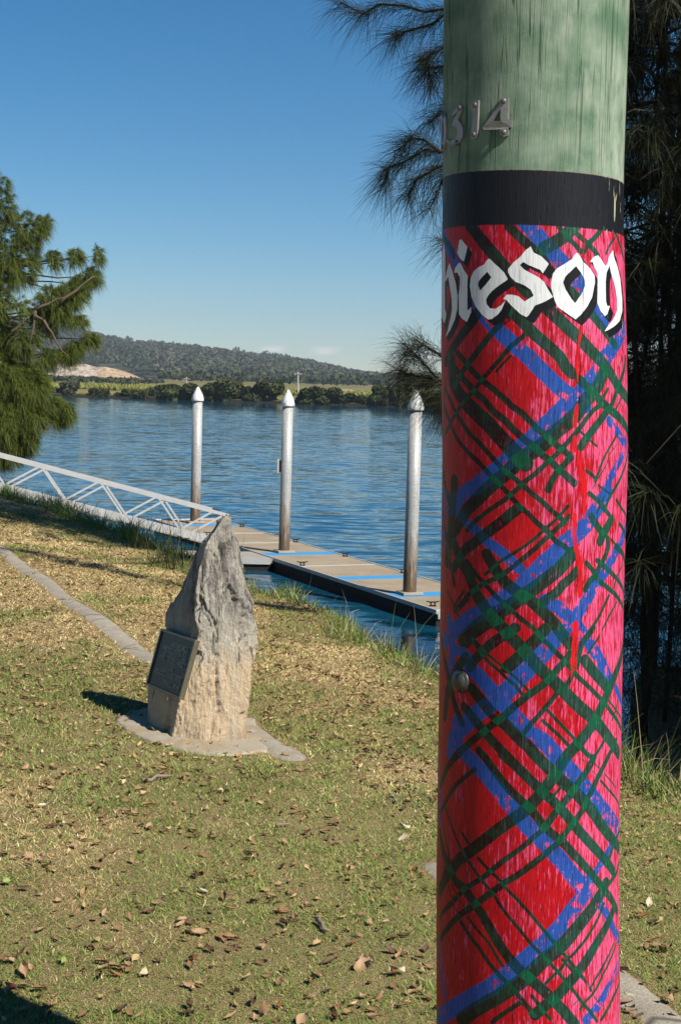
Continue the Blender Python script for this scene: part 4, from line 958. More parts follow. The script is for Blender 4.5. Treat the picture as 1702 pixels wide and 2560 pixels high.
for px, py, rx, rz, dy, dens in LUMPS:
    px, rx, rz = px-8, rx*.88, rz*.9; c = P(px, py, YL+dy); k = YL/F
    m = max(6, int(dens*1.0))
    q = rand_dirs(m)*(rng.random((m, 1))**(1/2.4)); off = q*np.array([rx*k, max(rx, 30)*k*.8, rz*k])
    ax = off/np.linalg.norm(off, axis=1, keepdims=True)*.6 + np.array([.45, -.05, .25])
    parts_.append(sprays(c+off, ax, 34, .19, .0085, .60, .75))
    tn = trunk[min(8, max(0, int((c[2]+.6-tl[2])/7.2*8)))]
    limb.tube(crooked(tn, c, 4, .05, .03), [.035, .028, .020, .014, .006], 5)
for a, b in (((30, 830), (90, 775)), ((90, 775), (180, 735)), ((90, 775), (75, 880)), ((150, 760), (235, 690)), ((90, 790), (110, 800)), ((110, 800), (170, 890))):
    limb.tube(crooked(P(*a, YL-.35), P(*b, YL-.2), 5, .05), [.035, .03, .026, .022, .017, .012], 6)
V, Fq, T = merge(parts_)
rebase(npmesh('crown', V, Fq, lit_needles, attrs={'tint': T}), lo); rebase(limb.build('limb', barkl.m, None, True), lo)

# ------------------------------------------------------------------ she-oak grove on the right, mostly out of frame
def grove_tree(x, y, ht, crown0, rad, nclump, label, first=1.0, per=52, wd=.010, group='she-oaks crowding the bank behind the pole', trunk_r=.05, extra=None):
    z = float(H(x, y)); root = empty('she_oak', (x, y, z)); tag(root, label, 'tree', group)
    mb = MB(); tr = crooked((x, y, z-.4), (x+rng.normal()*.2, y+rng.normal()*.2, z+ht), 10, .010); mb.tube(tr, list(np.linspace(trunk_r, .015, 11)), 8)
    rebase(mb.build('trunk', barkm.m, None, True), root)
    lm = MB(); cl, ax = [], []
    nb = max(6, nclump//7)
    for i in range(nb):
        t = crown0 + (1-crown0)*(i+.5)/nb; h = ht*t; b0 = np.array(tr[min(10, int(t*10))]); b0[2] = z+h
        an = rng.random()*6.28; L = rad*(1-.40*(t-crown0)/(1-crown0+1e-6))*rng.uniform(.6, 1.1)
        b1 = b0+np.array([math.cos(an)*L, math.sin(an)*L, L*rng.uniform(-.15, .35)])
        if b1[0]/b1[1]*F+851 < 1150: continue
        br = crooked(b0, b1, 4, .13, .04); lm.tube(br, [.018, .014, .010, .007, .004], 5)
        for k in range(7):
            s = rng.uniform(.25, 1.0); q = b0+(b1-b0)*s+rng.normal(size=3)*L*.14; cl.append(q); ax.append((b1-b0)/L*.4+np.array([0, 0, -.35]))
    cl = np.array(cl); ax = np.array(ax); kp = cl[:, 0]/cl[:, 1]*F+851 > 1125; cl, ax = cl[kp], ax[kp]
    parts = [sprays(cl, ax, per, .30, wd, .75, .6)]
    if extra: extra(lm, parts, tr)
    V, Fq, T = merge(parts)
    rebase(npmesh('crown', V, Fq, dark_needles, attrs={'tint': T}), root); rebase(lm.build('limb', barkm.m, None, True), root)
    return root
YN = 11.0
def hanging(lm, parts, tr):
    """low branches that reach out past the pole; twig nodes with sprays of needles"""
    BR = [ # each: list of photo px nodes along the twig, from the shaded side outwards
     [(1230,-60),(1130,20),(1060,30),(1010,15),(950,10),(905,35),(850,5)], [(1130,20),(1080,60),(1010,80),(985,95)], [(1180,70),(1120,110),(1075,140),(1055,150)],
     [(1190,120),(1130,160),(1090,170),(1068,168),(1080,215)],
     [(1250,330),(1150,370),(1100,380),(1060,375),(1010,405),(970,420),(960,460)], [(1100,380),(1060,350),(1030,345),(1000,372)], [(1150,400),(1090,420),(1040,450),(1020,490)], [(1150,420),(1110,440),(1075,520)],
     [(1280,1010),(1150,975),(1095,950),(1060,910),(1030,880),(1015,865)], [(1095,950),(1060,945),(1020,935),(1000,925)], [(1120,900),(1070,870),(1040,850)], [(1095,950),(1050,965)],
     [(1290,1030),(1180,1000),(1130,990),(1095,990)], [(1180,1010),(1130,1015)], [(1250,250),(1150,250),(1110,275),(1080,300)], [(1250,640),(1150,610),(1105,600)]]
    for br in BR:
        pts = [P(px, py, YN + .12*i - .05 + .4*(br[0][1] % 7)/7) for i, (px, py) in enumerate(br)]
        lm.tube(pts, list(np.linspace(.014, .005, len(pts))), 5)
        if br[0][0] >= 1180: lm.tube(crooked(np.array(tr[min(10, max(2, int((pts[0][2]+2)/1.2)))]), pts[0], 5, .03), [.03, .026, .02, .016, .013, .010], 6)
        for i in range(1, len(pts)):
            for t in (0.0, .35, .7) if i < len(pts)-1 else (0.0, .3, .6, .85):
                q = pts[i-1]+(pts[i]-pts[i-1])*(1-t); d = pts[i]-pts[i-1]; d = d/np.linalg.norm(d)
                parts.append(sprays(q[None], (d*.75+np.array([-.18, 0, -.12]))[None], 42, .29, .0033, .85, .35))
    for _ in range(46):        # needles hanging low beside the nearest pile
        q = P(rng.uniform(1100, 1230), rng.uniform(975, 1010), YN+rng.uniform(0, .6))
        parts.append(sprays(q[None], np.array([[-.25, 0, -.75]]), 18, .28, .0034, .40, .3))
GROVE = [(2.68, 13.5, 14, .12, 1.7, 380, .034, 'slim dark she-oak trunk just right of the painted pole'), (2.90, 14.2, 12, .12, 1.6, 300, .016, 'thinnest she-oak stem among the dark trunks right of the pole'),
         (2.89, 13.7, 13.5, .12, 1.8, 380, .026, 'straight dark she-oak stem in the middle of the right-hand grove'), (3.16, 14.3, 14, .10, 1.9, 380, .024, 'dark she-oak trunk close to the right edge of the photo'),
         (4.0, 13.0, 14.5, .08, 2.6, 560, .08, None), (3.9, 15.9, 14, .08, 2.8, 620, .08, None), (3.5, 16.6, 14, .08, 2.6, 620, .07, None), (5.2, 14.2, 13, .06, 2.5, 340, .09, None), (4.9, 12.0, 12, .10, 2.2, 380, .09, None)]
for i, (x, y, ht, c0, rd, ncl, tr_, lab) in enumerate(GROVE):
    grove_tree(x, y, ht, c0, rd, ncl, lab or 'unseen she-oak added to shade the grove right of the pole', trunk_r=tr_, extra=hanging if i == 0 else None)
for x, y, ht in ((6.4, 10.8, 8.5), (7.7, 9.2, 10), (9.3, 7.6, 11), (8.4, 11.6, 11.5), (10.6, 6.2, 11)):  # trees added out of frame towards the sun to shade the grove
    grove_tree(x, y, ht, .14, 2.6, 700, 'unseen she-oak added to shade the grove right of the pole', trunk_r=.10, per=28, wd=.034)
# low dark scrub behind the trunks, down on the bank
parts_ = []
for _ in range(2300):
    y = rng.uniform(12.5, 18.5); x = rng.uniform(.19*y, .19*y+4.5); q = np.array([x, y, rng.uniform(-1.6, 3.4)])
    parts_.append(sprays(q[None], np.array([[0, -.1, -.2]]), 22, .38, .009, 1.0, .4))
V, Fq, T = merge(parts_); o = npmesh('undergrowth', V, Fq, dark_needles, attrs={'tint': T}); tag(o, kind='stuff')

# ------------------------------------------------------------------ lawn grass
def blade_mat():
    m = NT('lawn_grass_blades', .75, .12); t = m.attr('tint'); g = m.attr('green')
    straw = m.ramp(t, [(0, (.17, .105, .04)), (.3, (.40, .27, .11)), (.7, (.60, .45, .20)), (1, (.80, .68, .38))])
    grn = m.ramp(t, [(0, (.050, .082, .018)), (.5, (.140, .190, .042)), (1, (.29, .33, .095))])
    m.base(m.mix(g, straw, grn)); return m.m
def lawn(n, d0, d1, seed, side=False):
    r = np.random.default_rng(seed)
    y = d0*np.exp(r.random(n)*math.log(d1/d0)); lo_, hi = -.285*y-.25, .285*y+.35
    x = lo_+(hi-lo_)*r.random(n)
    if side: x = np.where(r.random(n) < .7, lo_-2.8*r.random(n), hi+2.0*r.random(n))
    u, v = UV(x, y)
    keep = u < UE(v)+.25
    onpath = (np.abs(u-0*_o0) < pw(v)*r.uniform(.75, 1.25, n)) & ~((v > 1.3) & (v < 2.65))
    keep &= ~onpath
    # pad
    inpad = np.zeros(n, bool); pq = pcen+(pp-pcen)*.98
    for i in range(len(pq)):
        a, b = pq[i], pq[(i+1) % len(pq)]; c = (a[1] > y) != (b[1] > y); xi = a[0]+(y-a[1])/(b[1]-a[1]+1e-12)*(b[0]-a[0]); inpad ^= c & (x < xi)
    keep &= ~inpad
    return x[keep], y[keep]
x, y = lawn(820000, 3.2, 27, 2); x2, y2 = lawn(260000, 2.6, 26, 12, True); x = np.concatenate([x, x2]); y = np.concatenate([y, y2]); n = len(x)
g = greenness(x, y); isg = (rng.random(n) < np.clip(g*.72+.05*(1-smooth(y, 4.5, 8)), .03, .85)).astype(float)
sc_ = np.clip(y/5.0, .8, 3.2)
tuft = np.clip(fbm(np.stack([x*7, y*7, np.zeros(n)], 1), 2, 77), -.4, .5)
L = rng.uniform(.012, .029, n)*(1+.25*isg)*(1+.8*tuft)*sc_**.55; wd = rng.uniform(.0024, .0046, n)*sc_**.95
an = rng.random(n)*6.283; el = rng.uniform(.05, .62, n)*(.8+.35*isg)
dx, dy, dz = np.cos(an)*np.cos(el), np.sin(an)*np.cos(el), np.sin(el)
z = H(x, y); b0 = np.stack([x, y, z-.002], 1); sd = np.stack([-np.sin(an), np.cos(an), np.zeros(n)], 1)*(wd/2)[:, None]
tip = b0+np.stack([dx, dy, dz], 1)*L[:, None]
V = np.stack([b0-sd, b0+sd, tip], 1).reshape(-1, 3); Fq = np.arange(3*n).reshape(n, 3)
tt = np.clip(rng.normal(.47, .30, n)+.25*PATCH(x*3, y*3), 0, 1)
tag(npmesh('lawn_grass', V, Fq, blade_mat(), attrs={'tint': np.repeat(tt, 3), 'green': np.repeat(isg, 3)}), kind='stuff')
# longer grass along the bank
def tall(n, vr, ur, lr, wr, green, seed, name_parts):
    r = np.random.default_rng(seed); v = r.uniform(*vr, n); u = UE(v)+r.uniform(*ur, n)
    x = .81+v*(-.355)+u*.935; y = 3.9+v*.935+u*.355
    cl = fbm(np.stack([x*2.2, y*2.2, np.zeros(n)], 1), 3, seed); k = cl > -.22+.3*r.random(n)-.2; x, y, cl = x[k], y[k], cl[k]; n = len(x)
    an = r.random(n)*6.283; el = r.uniform(.75, 1.5, n); d = np.stack([np.cos(an)*np.cos(el), np.sin(an)*np.cos(el), np.sin(el)], 1)
    L = r.uniform(*lr, n)*(1+.8*np.clip(cl, -.4, .6)); o = np.stack([x, y, H(x, y)-.01], 1)
    V, Fq, T = strips(o, d, L, r.uniform(*wr, n), r.uniform(.1, .55, n), np.clip(r.normal(.55, .25, n), 0, 1), 3)
    gg = np.repeat((r.random(n) < green).astype(float), 8); name_parts.append((V, Fq, T, gg))
tp = []
tall(5200, (1.0, 8), (-.18, .45), (.08, .24), (.004, .008), .72, 1, tp); tall(3200, (8, 15), (-.12, .35), (.07, .22), (.006, .010), .72, 2, tp)
tall(5200, (14, 23), (-.18, .5), (.10, .40), (.008, .014), .85, 3, tp)
tall(3000, (1.2, 4.4), (-.02, .55), (.12, .32), (.004, .008), .78, 4, tp)
tall(260, (1.5, 4.2), (-.05, .5), (.30, .55), (.0025, .004), .25, 6, tp); tall(200, (4, 14), (0, .5), (.25, .5), (.003, .006), .4, 7, tp)
tall(170, (12, 17), (.05, .7), (.35, .85), (.006, .010), .6, 8, tp)
k = 0; Vs_, Fs_, Ts_, Gs_ = [], [], [], []
for V, Fq, T, gg in tp: Vs_.append(V); Fs_.append(Fq+k); Ts_.append(T); Gs_.append(gg); k += len(V)
bkm = NT('bank_grass_blades', .6, .2); t = bkm.attr('tint'); g_ = bkm.attr('green')
bkm.base(bkm.mix(g_, bkm.ramp(t, [(0, (.16, .11, .05)), (1, (.46, .38, .20))]), bkm.ramp(t, [(0, (.035, .065, .012)), (.6, (.11, .17, .030)), (1, (.21, .28, .06))])))
tag(npmesh('bank_grass', np.concatenate(Vs_), np.concatenate(Fs_), bkm.m, attrs={'tint': np.concatenate(Ts_), 'green': np.concatenate(Gs_)}), kind='stuff')
# dark reedy plant behind the stone
def reed(px, py, hpx, n, label, spread=.18):
    q = GH(px, py); root = empty('reed_clump', q.tolist()); tag(root, label, 'reeds', 'reeds on the bank below the gangway')
    o = np.tile(q, (n, 1))+rng.normal(size=(n, 3))*np.array([.10, .10, .0]); d = np.stack([rng.normal(0, spread, n), rng.normal(0, spread, n), np.ones(n)], 1)
    hm = hpx/F*q[1]
    V, Fq, T = strips(o, d, hm*rng.uniform(.35, 1.0, n)**1.3, np.full(n, .010), rng.uniform(0, .25, n), rng.random(n), 3)
    rebase(npmesh('blades', V, Fq, needle_mat('dark_reed_blades', (.018, .026, .008), (.075, .085, .025)), attrs={'tint': T}), root)
reed(432, 1425, 200, 40, 'tallest dark reed clump on the bank left of the stone tip'); reed(405, 1410, 120, 26, 'lower dark reed clump left of the tallest one', .25); reed(345, 1372, 110, 36, 'sparse reed clump under the middle of the gangway', .25)

# ------------------------------------------------------------------ fallen leaves
lfm = []
for nm, c0, c1 in (('brown_dead_leaf', (.15, .080, .036), (.27, .155, .075)), ('tan_dead_leaf', (.27, .165, .085), (.38, .245, .135)), ('dark_dead_leaf', (.055, .030, .018), (.12, .06, .03)),
                   ('rust_dead_leaf', (.21, .085, .028), (.30, .13, .045)), ('pale_dead_leaf', (.42, .34, .22), (.52, .44, .31)), ('green_fallen_leaf', (.16, .22, .05), (.26, .32, .08)), ('red_dead_leaf', (.20, .055, .03), (.27, .08, .045))):
    m = NT(nm, .6, .3); v = m.noise(m.coord(), 40, 4, .6); m.base(m.mix(v, c0, c1)); m.bump(v, .4, .002); lfm.append(m.m)
def leaf_mesh(L, W, curl, twist, fold, seed):
    r = random.Random(seed); nu, nv = 9, 5; V = []
    for i in range(nu):
        t = i/(nu-1); wv = W*math.sin(math.pi*min(1, max(0, t*.94+.03)))**1.0*(1-.30*t)
        for j in range(nv):
            s = j/(nv-1)*2-1; x = (t-.5)*L; y = s*wv/2*(1-.25*abs(curl))
            zz = curl*(s*s)*W*.28 + twist*(t-.5)*s*W*.8 + fold*((t-.5)**2)*L*1.2 + r.uniform(-1, 1)*W*.035
            V.append((x, y, zz))
    V = np.array(V); V[:, 2] -= V[:, 2].min()
    return V, grid_faces(nu, nv)
LV = []
for k, (L, W, cu, tw, fo) in enumerate(((.058, .046, .7, .3, .1), (.052, .040, -.5, .5, .3), (.064, .044, 1.0, -.4, -.1), (.046, .040, .3, .7, .5), (.060, .034, .9, .2, .35), (.050, .046, .4, -.6, .15))):
    LV.append(leaf_mesh(L, W, cu, tw, fo, k))
leafmesh = {}
def leaf_obj(vi, mi):
    if (vi, mi) not in leafmesh:
        o = npmesh('fallen_leaf', LV[vi][0], LV[vi][1], lfm[mi], smooth_sh=True); leafmesh[(vi, mi)] = o; return o
    o = leafmesh[(vi, mi)].copy(); S.collection.objects.link(o); return o
SPECIAL = [(145,2065,5,1.5,'pale green fallen leaf lying flat in the lower left lawn'),(20,2215,5,1.2,'green leaf lying at the left edge of the lawn'),(158,2412,5,1.1,'bright green fallen leaf near the lower left corner'),
           (30,2485,6,1.5,'dark red fallen leaf beside the shadow in the lower left corner'),(160,2067,4,1.1,'cream curled leaf left of a green leaf on the lawn'),(62,2440,1,1.8,'large tan leaf near the lower left corner'),
           (910,2425,1,2.2,'largest tan fallen leaf in the lower middle of the lawn'),(992,2440,4,2.0,'pale pinkish leaf standing on edge near the pole foot'),(1010,2075,4,1.6,'pale leaf pair lying at the overgrown path end'),
           (1064,1993,4,.9,'small white scrap of leaf beside the painted pole'),(660,2540,0,1.8,'large brown leaf at the bottom edge of the lawn'),(1620,2265,4,1.4,'pale dry leaf on the lawn right of the pole'),
           (1650,2385,1,1.8,'pale brown leaf right of the pole above the path'),(1665,2515,1,2.2,'large tan leaf lying on the concrete path right of the pole')]
for px, py, mi, s, lab in SPECIAL:
    q = GH(px, py); o = leaf_obj(int(rng.integers(6)), mi); o.location = q+np.array([0, 0, .012]); o.scale = (s*.5,)*3
    o.rotation_euler = (rng.normal()*.3, rng.normal()*.3, rng.random()*6.28); tag(o, lab, 'leaf', 'fallen leaves on the lawn')
LABS = ['brown curled dead leaf on the short grass', 'tan curled dead leaf on the short grass', 'dark brown dead leaf on the short grass', 'rust coloured dead leaf on the short grass', 'pale dry leaf on the short grass', '', 'reddish dead leaf on the short grass']
cnt = 0
while cnt < 235:
    px, py = rng.uniform(0, 1700), 1800+760*rng.random()**.85
    if 1075 < px < 1560: continue
    if 330 < px < 700 and py < 1910: continue
    q = GH(px, py)
    if UV(q[0], q[1])[0] > UE(UV(q[0], q[1])[1])-.05: continue
    mi = int(rng.choice(7, p=[.44, .26, .20, .07, .02, 0, .01])); o = leaf_obj(int(rng.integers(6)), mi)
    o.location = q+np.array([0, 0, .010]); s = rng.uniform(.36, .84); o.scale = (s, s*rng.uniform(.8, 1.1), s*.7)
    o.rotation_euler = (rng.normal()*.28, rng.normal()*.28, rng.random()*6.28); tag(o, LABS[mi], 'leaf', 'fallen leaves on the lawn'); cnt += 1
# the many more leaves farther off and the crumbs between
r = np.random.default_rng(8); Vs_, Fs_, Ts_ = [], [], []; k = 0
N = 13000; y = 3.4*np.exp(r.random(N)*math.log(26/3.4)); x = y*r.uniform(-.27, .29, N); u, v = UV(x, y); kp = (u < UE(v)+.1) & (((np.abs(u) > .15)) | (r.random(N) < .12))
kp &= r.random(N) < .10+.90*smooth(y, 4.0, 8.5)
kp &= ~((np.abs(x-pcen[0]) < .25) & (np.abs(y-pcen[1]) < .25))
for xx, yy in zip(x[kp], y[kp]):
    V, f = LV[int(r.integers(6))]; s = r.uniform(.28, .62)*(1+.03*yy); a = r.random()*6.28; tx, ty = r.normal()*.25, r.normal()*.25
    Mr = np.array(Matrix.Rotation(a, 3, 'Z') @ Matrix.Rotation(tx, 3, 'X') @ Matrix.Rotation(ty, 3, 'Y'))
    V2 = (V*s)@Mr.T+np.array([xx, yy, float(H(xx, yy))+.008]); Vs_.append(V2); Fs_.append(f+k); k += len(V2); Ts_.append(np.full(len(V2), r.random()))
ll = NT('leaf_litter', .7, .2); ll.base(ll.ramp(ll.attr('tint'), [(0, (.10, .055, .025)), (.35, (.22, .135, .06)), (.65, (.30, .205, .095)), (.95, (.40, .29, .14)), (1, (.50, .40, .24))]))
tag(npmesh('leaf_litter', np.concatenate(Vs_), np.concatenate(Fs_), ll.m, attrs={'tint': np.concatenate(Ts_)}, smooth_sh=True), kind='stuff')
# twigs
twm = flat('grey_twig_bark', (.20, .16, .12), .8, .3, 60)
for (a, b, rad, lab) in (((792, 2310), (822, 2338), .0065, 'short grey stick in the lower middle of the lawn'), ((975, 1995), (990, 2012), .005, 'small dark stick left of the painted pole'), ((690, 2072), (728, 2068), .004, 'thin pale stick right of the stone on the lawn'), ((355, 1958), (430, 1948), .007, 'pale strip of bark below the stone')):
    p0, p1 = GH(*a), GH(*b); p0[2] += .015; p1[2] += .015
    mb = MB(); mb.tube(crooked(p0, p1, 4, .06), [rad, rad*1.1, rad, rad*.9, rad*.6], 7); tag(mb.build('fallen_stick', twm, None, True), lab, 'stick', 'sticks on the lawn')
# ------------------------------------------------------------------ far shore
YF = 245.0
ZB = -1.0                        # top of the far flats (1.1 m above water)
def shore_y(x): return np.interp(x, [-400, -75, -40, 0, 40, 400], [262, 252, 246, 241, 234, 190]) + 1.5*np.sin(x*.11)+.8*np.sin(x*.31)
# flats: bank rising from the river and running back to the hill
xs = np.concatenate([np.linspace(-1500, -160, 20), np.arange(-150, 120, 2.5), np.linspace(130, 1500, 20)])
rowsd = [(-6, -3.0), (-1.0, ZW-.25), (0.2, ZW+.35), (2.0, ZW+.75), (5, ZB), (12, ZB+.05), (30, ZB), (80, ZB-.2), (200, ZB), (500, ZB+1), (1200, ZB+3), (2600, ZB+3)]
V = []
for dy, z in rowsd:
    for x in xs: V.append((x, float(shore_y(x))+dy, z+(.10*math.sin(x*.37+dy)+.07*math.sin(x*1.1) if 0 < dy < 20 else 0)))
fm = NT('far_bank_grass', .95, .1); co = fm.coord(); a = fm.noise(fm.coord('Object', (.05, .05, .5)), 1.0, 5); b = fm.noise(co, .9, 5, .7)
sp = fm.n('ShaderNodeSeparateXYZ'); fm.t.links.new(co, sp.inputs[0])
col = fm.mix(fm.ss(b, .35, .65), (.095, .10, .030), (.25, .20, .085)); col = fm.mix(fm.math('SUBTRACT', 1, fm.ss(sp.outputs[2], ZW+.2, ZW+.75)), col, (.018, .016, .011))
fm.base(col)
tag(npmesh('far_bank', np.array(V), grid_faces(len(rowsd), len(xs)), fm.m, smooth_sh=True), kind='structure')
# cane field: rows of standing crop
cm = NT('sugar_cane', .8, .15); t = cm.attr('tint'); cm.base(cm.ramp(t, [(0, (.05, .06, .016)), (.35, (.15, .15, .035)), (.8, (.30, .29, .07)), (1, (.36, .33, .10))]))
r = np.random.default_rng(5); n = 16000
x = r.uniform(-75, 12, n); y = 268+r.random(n)**1.4*130; x = x*y/268.
o = np.stack([x, y, np.full(n, ZB-.05)], 1); d = np.stack([r.normal(0, .25, n), r.normal(0, .25, n), np.ones(n)], 1)
Vc, Fc, Tc = strips(o, d, r.uniform(.7, 1.25, n), np.full(n, .42), r.uniform(.1, .5, n), np.clip(r.normal(.6, .22, n), 0, 1), 2)
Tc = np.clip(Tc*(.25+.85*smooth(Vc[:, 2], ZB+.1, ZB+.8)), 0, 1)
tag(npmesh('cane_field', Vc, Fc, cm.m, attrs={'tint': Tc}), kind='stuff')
# leafy crowns
def cards(cen, size, tint, flatten=1.0):
    n = len(cen); a = rand_dirs(n); b = np.cross(a, rand_dirs(n)); b /= np.linalg.norm(b, axis=1, keepdims=True)+1e-9; c = np.cross(a, b)
    b = b*size[:, None]/2; c = c*size[:, None]/2*flatten
    V = np.stack([cen-b-c*.6, cen+b*.3-c, cen+b+c*.5, cen-b*.4+c], 1).reshape(-1, 3); return V, np.arange(4*n).reshape(n, 4), np.repeat(tint, 4)
def crown_mat(name, c0, c1):
    m = NT(name, .8, .1); m.base(m.mix(m.attr('tint'), c0, c1)); return m.m
mang = crown_mat('mangrove_leaves', (.022, .032, .011), (.095, .105, .034)); grey = crown_mat('grey_green_leaves', (.035, .045, .022), (.12, .125, .06)); deepg = crown_mat('deep_green_leaves', (.016, .026, .009), (.070, .082, .024))
def far_tree(px, base_py, top_py, wpx, label, mat=mang, y=None, trunk=False, group='trees along the far shore', lobes=7, clear=.12):
    y = y or float(shore_y(P(px, base_py, YF)[0]))+1.2
    wpx = wpx*1.35; lobes += 3; k = y/F; base = P(px, base_py, y); top = P(px, top_py, y); Hh = top[2]-base[2]; Wd = wpx*k
    zb = min(base[2], ZB)-.3; root = empty('shore_tree', (base[0], base[1], zb)); tag(root, label, 'tree', group)
    parts = []; cz0 = base[2]+Hh*clear
    for _ in range(lobes):
        t = rng.random(); c = np.array([base[0]+rng.uniform(-.36, .36)*Wd, base[1]+rng.uniform(-.3, .3)*Wd, cz0+(Hh*(1-clear))*(.18+.62*t)])
        rad = np.array([Wd*.24, Wd*.24, Hh*.22])*rng.uniform(.75, 1.2)
        m = int(190+26*wpx/lobes*3); q = rand_dirs(m)*(.45+.55*rng.random((m, 1))**.5); pts = c+q*rad
        pts = pts[pts[:, 2] < top[2]+.25]; pts = pts[pts[:, 2] > max(cz0-.5, ZW+.1)]
        tb = rng.uniform(.15, .75)
        parts.append(cards(pts, rng.uniform(.30, .62, len(pts))*y/245, np.clip(tb+rng.normal(0, .22, len(pts)), 0, 1)))
    V, Fq, T = merge(parts)
    rebase(npmesh('crown', V, Fq, mat, attrs={'tint': T}), root)
    mb = MB()
    for s in ((-.12, .08, .02) if not trunk else (-.04, .05)):
        mb.tube(crooked((base[0]+s*Wd, base[1], zb), (base[0]+s*Wd*2.2, base[1], cz0+Hh*.4), 4, .05), [.16, .14, .12, .09, .05], 6)
    rebase(mb.build('trunk', barkl.m, None, True), root)
FT = [ # px, base, top, width, label, mat
 (176,992,952,34,'small loose tree on the far bank beside the left she-oak',grey),(249,1000,972,34,'round low shrub on the far bank below the quarry',mang),(301,1000,984,22,'smallest bush on the far bank before the hedge',mang),(326,997,974,26,'two-lobed small bush just left of the far hedge',mang),
 (372,1003,972,50,'low left end of the dense mangrove hedge',mang),(404,1006,962,64,'dome shaped mangrove in the left part of the hedge',deepg),(448,1007,970,60,'lower mangrove between two domes of the hedge',mang),(494,1009,962,56,'mangrove behind the tip of the left pile',deepg),
 (540,1011,955,70,'broad olive mangrove in the middle of the hedge',mang),(585,1012,952,64,'tallest mangrove of the hedge',mang),(622,1012,966,46,'dark mangrove ending the hedge on the right',deepg),
 (668,1004,952,54,'open round tree with a visible trunk on the far bank',mang),(640,1010,985,36,'low bush left of the open round tree',grey),
 (775,1016,972,50,'round mangrove right of the middle pile',deepg),(812,1017,967,58,'widest mangrove between the two right piles',mang),(858,1018,984,46,'lower mangrove tail right of the widest one',deepg),
 (918,1021,990,42,'dark low bush beside the nearest pile',deepg),(968,1022,956,60,'tall she-oak shaped tree behind the nearest pile',deepg),(1008,1023,960,44,'tall tree right of the nearest pile cap',mang),(1060,1025,985,60,'dark shore tree against the pole edge',deepg),
 (1120,1027,980,70,None,mang),(1190,1029,975,80,None,deepg),(110,992,962,50,None,mang),(60,990,960,60,None,deepg),(1300,1033,975,100,None,mang),(1450,1037,975,120,None,deepg),(1620,1042,970,130,None,mang),(0,988,965,70,None,mang)]
for px, b, t, wd, lab, mt in FT:
    far_tree(px, b, t, wd, lab or 'leafy tree on the far shore behind nearer trees', mt, trunk=(px == 668), clear=.34 if px == 668 else .06, lobes=8 if wd > 50 else 6)
# utility poles
wdm = flat('pale_power_pole_timber', (.42, .40, .36), .8, .1, 2)
for px, t, b, y, lab in ((467, 943, 985, 330, 'shorter far power pole behind the mangrove hedge'), (745, 930, 1000, 280, 'taller far power pole between two shore trees')):
    p0, p1 = P(px, b, y), P(px, t, y); root = empty('utility_pole', (p0[0], y, ZB)); tag(root, lab, 'pole', 'power poles on the far flats')
    mb = MB(); mb.tube([(p0[0], y, ZB-.5), (p1[0], y, p1[2])], [.17, .12], 8); rebase(mb.build('shaft', wdm), root)
    mb = MB(); mb.box((p1[0], y-.15, p1[2]-.35), (1.5, .10, .12)); rebase(mb.build('cross_arm', wdm), root)
# houses
hw_, rf_ = flat('white_house_wall', (.42, .40, .37), .8), flat('pinkish_house_roof', (.30, .21, .17), .8)
winm = flat('house_window_glass', (.04, .05, .06), .2)
for px, b, t, y, wd, lab in ((866, 982, 976, 420, 4.0, 'small white house behind the far mangroves'), (1086, 992, 983, 500, 7.0, 'pink roofed house at the edge of the painted pole')):
    p0, p1 = P(px, b, y), P(px, t, y); h = p1[2]-p0[2]; root = empty('house', (p0[0], y, ZB)); tag(root, lab, 'house', 'buildings on the far flats')
    zb = ZB; zt = p1[2]-h*.4
    mb = MB(); mb.box((p0[0], y, (zb+zt)/2), (wd, wd*.7, zt-zb)); rebase(mb.build('wall', hw_), root)
    bm = bmesh.new(); w2, d2 = wd/2+.4, wd*.35+.4
    vv = [bm.verts.new(q) for q in ((p0[0]-w2, y-d2, zt+.003), (p0[0]+w2, y-d2, zt+.003), (p0[0]+w2, y+d2, zt+.003), (p0[0]-w2, y+d2, zt+.003), (p0[0]-w2*.6, y, p1[2]+.3), (p0[0]+w2*.6, y, p1[2]+.3))]
    for q in ((0, 1, 5, 4), (2, 3, 4, 5), (1, 2, 5), (3, 0, 4), (3, 2, 1, 0)): bm.faces.new([vv[i] for i in q])
    m_ = MB(); m_.bm.free(); m_.bm = bm; rebase(m_.build('roof', rf_), root)
    for sx in (-.25, .25):
        mb = MB(); mb.box((p0[0]+sx*wd, y-wd*.35-.01, zt-.8), (1.0, .06, .9)); rebase(mb.build('window', winm), root)
# ------------------------------------------------------------------ hill with forest and quarry
SIL = np.array([(-500,760),(-200,770),(0,795),(60,800),(110,812),(200,826),(260,840),(330,853),(400,860),(470,868),(540,874),(600,881),(660,887),(720,895),(780,907),(840,922),(900,937),(960,948),(1020,957),(1085,966),(1200,975),(1400,983),(1800,1000.)])
Y0, Y1 = 1050., 1750.
def hill_pt(px, t):             # t 0 foot .. 1 crest
    top = np.interp(px, SIL[:, 0], SIL[:, 1]) + 9
    y = Y0+(Y1-Y0)*t; zt = P(px, top, Y1)[2]; zf = ZB+2.6
    q = P(px, 900, y); q[2] = zf+(zt-zf)*(t**.80)
    q[2] += (zt-zf)*.045*math.sin(px*.021+t*5)*math.sin(math.pi*t)+(zt-zf)*.03*math.sin(px*.06-t*9)*math.sin(math.pi*t)
    return q
hx = np.arange(-500, 1820, 20); ht_ = np.linspace(0, 1, 26)
V = [hill_pt(px, t) for t in ht_ for px in hx]
V += [q+np.array([0, 700, -(q[2]-ZB)*.9]) for q in [hill_pt(px, 1.0) for px in hx]]
hm = flat('forest_floor', (.048, .054, .028), .95, .2, .05)
